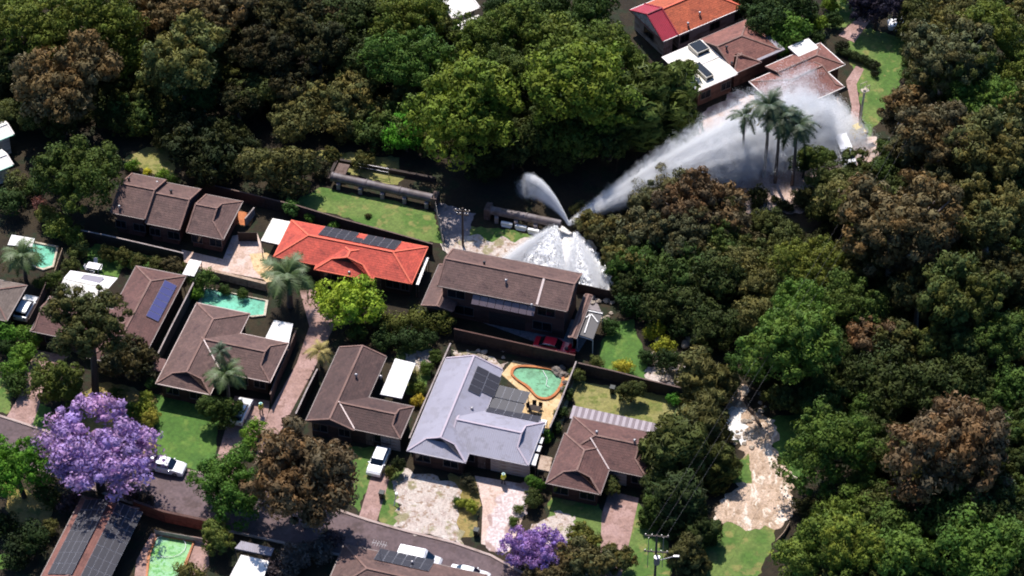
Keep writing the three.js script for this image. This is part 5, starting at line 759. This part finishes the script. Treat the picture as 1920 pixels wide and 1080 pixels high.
// ------------------------------------------------------------------ small yard things
function bin(label, px, group) { const g = thing('wheelie_bin', label, 'bin', P(...px), PHI, group); const b = new THREE.CylinderGeometry(0.42, 0.34, 0.95, 4).rotateY(Math.PI / 4).translate(0, 0.55, 0); part(g, 'body', b, M.binGreen); part(g, 'lid', new RoundedBoxGeometry(0.66, 0.07, 0.68, 2, 0.03).translate(0, 1.06, 0), M.binGreen); for (const s of [-1, 1]) part(g, 'wheel', new THREE.CylinderGeometry(0.12, 0.12, 0.06, 12).rotateZ(Math.PI / 2).translate(s * 0.27, 0.12, -0.28), M.tyre); }
bin('dark wheelie bin at the kerb of the silted lawn', [893, 1004]); bin('dark wheelie bin on the patchy grass strip', [716, 934]); bin('dark wheelie bin in the pale back lawn', [1148, 737]);
{ const g = thing('letterbox', 'white letterbox post leaning on the patchy grass strip', 'letterbox', P(742, 945)); part(g, 'post', beam(V3(-0.2, 0, 0.3), V3(0.1, 1.4, -0.2), 0.1, 0.1), M.frameWhite); part(g, 'box', new RoundedBoxGeometry(0.3, 0.3, 0.4, 2, 0.03).translate(0.12, 1.5, -0.22), M.frameWhite); }
function chair(g, x, z, turn, m) { const c = new THREE.Group(); }
function yardChair(label, px, turn, m, group) { const g = thing('garden_chair', label, 'chair', P(...px), turn, group); part(g, 'seat', new RoundedBoxGeometry(0.5, 0.05, 0.5, 2, 0.02).translate(0, 0.43, 0), m); part(g, 'backrest', new RoundedBoxGeometry(0.5, 0.5, 0.05, 2, 0.02).rotateX(-0.2).translate(0, 0.72, -0.27), m); for (const [x, z] of [[-0.2, 0.2], [0.2, 0.2], [-0.2, -0.2], [0.2, -0.2]]) part(g, 'leg', box(0.04, 0.42, 0.04, x, 0.21, z), m); }
function yardTable(label, px, m, w, d) { const g = thing('garden_table', label, 'table', P(...px), PHI); part(g, 'tabletop', new RoundedBoxGeometry(w, 0.05, d, 2, 0.02).translate(0, 0.72, 0), m); for (const [x, z] of [[-1, 1], [1, 1], [-1, -1], [1, -1]]) part(g, 'leg', box(0.06, 0.7, 0.06, x * (w / 2 - 0.1), 0.35, z * (d / 2 - 0.1)), m); }
yardTable('white garden table on the shaded back lawn', [176, 506], M.plasticWhite, 1.7, 1.1);
for (const [x, y, t] of [[164, 508, 1.3], [188, 508, -1.5], [174, 514, 3.0], [180, 497, 0]]) yardChair('white garden chair around the white table', [x, y], t, M.plasticWhite, 'white garden chairs');
yardTable('dark outdoor table on the tan pool deck', [1003, 773], M.timberDark, 1.4, 0.9);
for (const [x, y, t] of [[992, 768, 0.6], [1002, 764, 0], [1012, 768, -0.4], [1000, 782, 3.1]]) yardChair('dark outdoor chair on the tan pool deck', [x, y], t, M.timberDark, 'dark pool deck chairs');
const rockG = [0, 1, 2].map((v) => { const g = new THREE.IcosahedronGeometry(1, 2), p = g.attributes.position; for (let i = 0; i < p.count; i++) { const q = V3(p.getX(i), p.getY(i), p.getZ(i)); const s = 1 + 0.18 * Math.sin(q.x * 3 + v * 2) + 0.14 * Math.sin(q.y * 5 + v) + 0.12 * Math.sin(q.z * 4 + v * 3); p.setXYZ(i, q.x * s, q.y * s * 0.7, q.z * s); } g.computeVertexNormals(); return g; });
{ const r = rng(31); const put = (label, group, list, m) => { for (const [x, y, s] of list) { const o = new THREE.Mesh(rockG[Math.floor(r() * 3)], m); o.name = numbered('boulder'); const p = P(x, y); o.position.set(p.x, s * 0.35, p.z); o.rotation.y = r() * 6; o.scale.setScalar(s); o.castShadow = o.receiveShadow = true; scene.add(tag(o, label, 'rock', group)); } };
  const around = (n, x0, x1, y0, y1, s0, s1) => Array.from({ length: n }, () => [x0 + r() * (x1 - x0), y0 + r() * (y1 - y0), s0 + r() * (s1 - s0)]);
  put('boulder at the corner of the kidney shaped pool', 'pool corner boulders', [[1046, 698, 0.7], [1056, 704, 0.5], [1058, 718, 0.35], [1054, 730, 0.35], [1052, 692, 0.45]], M.rock);
  put('pale boulder washed out beside the vivid green lawn', 'washed out pale boulders', around(26, 1222, 1298, 622, 724, 0.2, 0.55), M.rockPale);
  put('pale garden rock behind the lilac roofed house', 'garden rocks behind the lilac roof', around(20, 850, 945, 654, 694, 0.15, 0.35), M.rockPale);
  put('pale brown rock beside the dark glass pergola', 'rocks beside the glass pergola', around(18, 1108, 1150, 545, 605, 0.2, 0.45), M.rockPale);
  put('wet rock in the muddy channel', 'rocks in the muddy channel', around(24, 1378, 1440, 725, 850, 0.15, 0.4), M.rockPale); }
{ const g = thing('fallen_log', 'dark fallen log across the muddy channel', 'log', P(1406, 775)); part(g, 'trunk', rod(V3(-0.6, 0.3, -2.2), V3(1.2, 0.3, 2.4), 0.22, 0.16, 9), M.bark); part(g, 'branch', rod(V3(0.2, 0.35, 0), V3(1.2, 0.9, -0.3), 0.09, 0.04, 7), M.bark); }
for (const [x0, y0, x1, y1] of [[1576, 98, 1632, 122]]) { const n = 9; for (let i = 0; i < n; i++) { const t = i / (n - 1); tree('hedge_shrub', 'dark clipped hedge shrub between the path and open lawn', 'shrub', 'hedge beside the open lawn', 'bush', '34482a', x0 + (x1 - x0) * t, y0 + (y1 - y0) * t - 4, 9, 0.8); } }
grove('round_bush', 'dark rounded bush at the hedge end on the open lawn', 'shrub', 'dark bushes at the hedge end', 'bush', '26301f', 0.9, [[1642, 124, 10], [1640, 138, 7], [1578, 86, 12]]);

// ------------------------------------------------------------------ burst water: drops as real geometry
const sr = rng(2024), gauss = () => { let t = 0; for (let i = 0; i < 5; i++) t += sr(); return (t - 2.5) * 0.88; };
// a puff: a loose knot of many tiny drops, so that the spray thins out softly
const puffs = [0, 1].map(() => { const g = []; for (let i = 0; i < 44; i++) { const t = new THREE.TetrahedronGeometry(0.011 + 0.016 * sr() * sr(), 0); t.rotateX(sr() * 6); t.rotateY(sr() * 6); t.translate(gauss() * 0.34, gauss() * 0.3, gauss() * 0.34); g.push(t); } return merge(g); });
function spray(name, label, n, f) { const im = new THREE.InstancedMesh(puffs[n % 2], M.spray, n), m = new THREE.Matrix4(), q = new THREE.Quaternion(), e = new THREE.Euler(); for (let i = 0; i < n; i++) { const [p, s] = f(); e.set(sr() * 6, sr() * 6, sr() * 6); q.setFromEuler(e); if (p.y < 0.05) p.y = 0.05 + sr() * 0.1; m.compose(p, q, V3(s, s, s)); im.setMatrixAt(i, m); } im.name = name; im.castShadow = im.receiveShadow = true; scene.add(tag(im, label, 'water spray', null, 'stuff')); }
const BURST = P(1066, 420, 1.3);
{ // the long plume thrown over the trees onto the roofs
  const E = P(1540, 222, 2), D = E.clone().sub(BURST), side = V3(-D.z, 0, D.x).normalize();
  const at = (t) => BURST.clone().addScaledVector(D, t).add(V3(0, 4 * 2.1 * t * (1 - t), 0));
  const streams = Array.from({ length: 70 }, () => [gauss(), gauss(), 0.75 + 0.45 * sr(), 0.1 + 0.22 * sr()]);   // separate streams torn from the jet
  spray('water_plume', 'long white plume of water arching over the trees onto the tiled roofs', 170000, () => {
    const st = streams[Math.floor(sr() * 70)], loose = sr() < 0.4, t = Math.pow(sr(), 0.8) * (loose ? 1 : Math.min(1, st[2])), w = 0.2 + 5.4 * Math.pow(t, 0.9), p = at(t);
    const a = loose ? gauss() : st[0] * 0.8 + gauss() * st[3], b = loose ? gauss() : st[1] * 0.8 + gauss() * st[3]; p.addScaledVector(side, a * w * 0.8); p.y += b * w * 0.7; if (sr() < 0.4) p.y -= sr() * (0.8 + p.y) * t; return [p, 0.45 + 1.1 * t * (0.5 + sr())]; });
  // rain and mist drifting down from it onto the yard and roofs
  spray('falling_mist', 'thin white mist falling from the plume over yard and palms', 30000, () => { const t = 0.3 + 0.8 * sr(), p = at(Math.min(t, 1)); p.addScaledVector(D, Math.max(0, t - 1)); p.addScaledVector(side, gauss() * 5.4 * t); p.y = Math.max(0, p.y * sr() * 1.1 + gauss() * 0.8); return [p, 1.0 + 1.2 * sr()]; });
  // the jet turned back over the bush
  const E2 = P(996, 334, 4.2), D2 = E2.clone().sub(BURST), s2 = V3(-D2.z, 0, D2.x).normalize(), at2 = (t) => BURST.clone().addScaledVector(D2, t).add(V3(0, 4 * 1.3 * t * (1 - t), 0));
  spray('water_jet', 'short white jet of water rising back towards the camphor trees', 11000, () => { const t = (1 - Math.sqrt(1 - sr())) * 1.15, w = 0.08 + 0.34 * t, p = at2(t); p.addScaledVector(s2, gauss() * w * 0.5); p.y += gauss() * w * 0.5; if (sr() < 0.22) { p.y -= sr() * 3.2 * t; p.x -= sr() * 1.4 * t; } return [p, 0.4 + 0.7 * t]; });
  // the fan of water pouring down behind the two storey house: white water sheets with drops thrown off them
  const fan = thing('water_fan', 'broad white fan of water pouring onto the ground behind the house', 'water fan', BURST.clone().setY(0));
  for (const [ax, ay, h0, foot, arch] of [[1042, 424, 1.6, [[940, 496], [975, 506], [1010, 514], [1045, 522], [1060, 526]], 0.3], [1079, 436, 1.3, [[1060, 528], [1085, 534], [1110, 540], [1135, 546], [1146, 532], [1128, 500], [1112, 478]], 0.3]]) {
    const A = P(ax, ay, h0).sub(fan.position), cv = new THREE.CatmullRomCurve3(foot.map(([x, y]) => P(x, y, 0.08).sub(fan.position))), nu = 44, nt = 44, pos = [], idx = [];
    for (let j = 0; j <= nt; j++) for (let i = 0; i <= nu; i++) { const t = j / nt, f = cv.getPoint(i / nu), p = A.clone().lerp(f, t); p.x += (i / nu - 0.5) * 0.5; p.y += 4 * arch * t * (1 - t) + 0.05; const k = 0.25 + 0.5 * t, st = Math.sin(i * 1.9 + Math.sin(i * 0.7) * 3); p.y += k * (sr() - 0.5) + 0.22 * st * t; p.x += k * (sr() - 0.5) * 0.8; p.z += k * (sr() - 0.5) * (t > 0.95 ? 3 : 0.8); pos.push(p.x, Math.max(0.06, p.y), p.z); }
    for (let j = 0; j < nt; j++) for (let i = 0; i < nu; i++) { const q = j * (nu + 1) + i, edge = Math.min(i, nu - 1 - i) / nu, hole = edge < 0.12 ? 0.5 - edge * 3 : j / nt > 0.85 ? 0.3 : 0.04; if (sr() < hole) continue; idx.push(q, q + nu + 1, q + 1, q + 1, q + nu + 1, q + nu + 2); }
    const g = new THREE.BufferGeometry(); g.setAttribute('position', new THREE.Float32BufferAttribute(pos, 3)); g.setIndex(idx); g.computeVertexNormals(); part(fan, 'water_sheet', g, M.spray);
  }
  spray('flying_drops', 'drops thrown off the white water fan behind the house', 9000, () => { const e = sr(), a = e < 0.3 ? 0.1 * sr() * sr() : e < 0.5 ? 0.55 + 0.12 * sr() : e < 0.75 ? 1 - 0.12 * sr() : sr(), t = Math.pow(sr(), 0.4), foot = P(940 + 200 * a, 496 + 42 * a + sr() * 8, 0.1); const st = a < 0.6 ? P(1042, 424, 1.7) : P(1079, 436, 1.4); const p = st.clone().lerp(foot, t); p.y += 4 * 0.4 * t * (1 - t) + 0.1; const w = 0.15 + 0.5 * t; p.add(V3(gauss() * w, Math.abs(gauss()) * w * 0.6, gauss() * w)); return [p, 0.5 + 0.7 * sr()]; });
}
renderer.render(scene, camera);
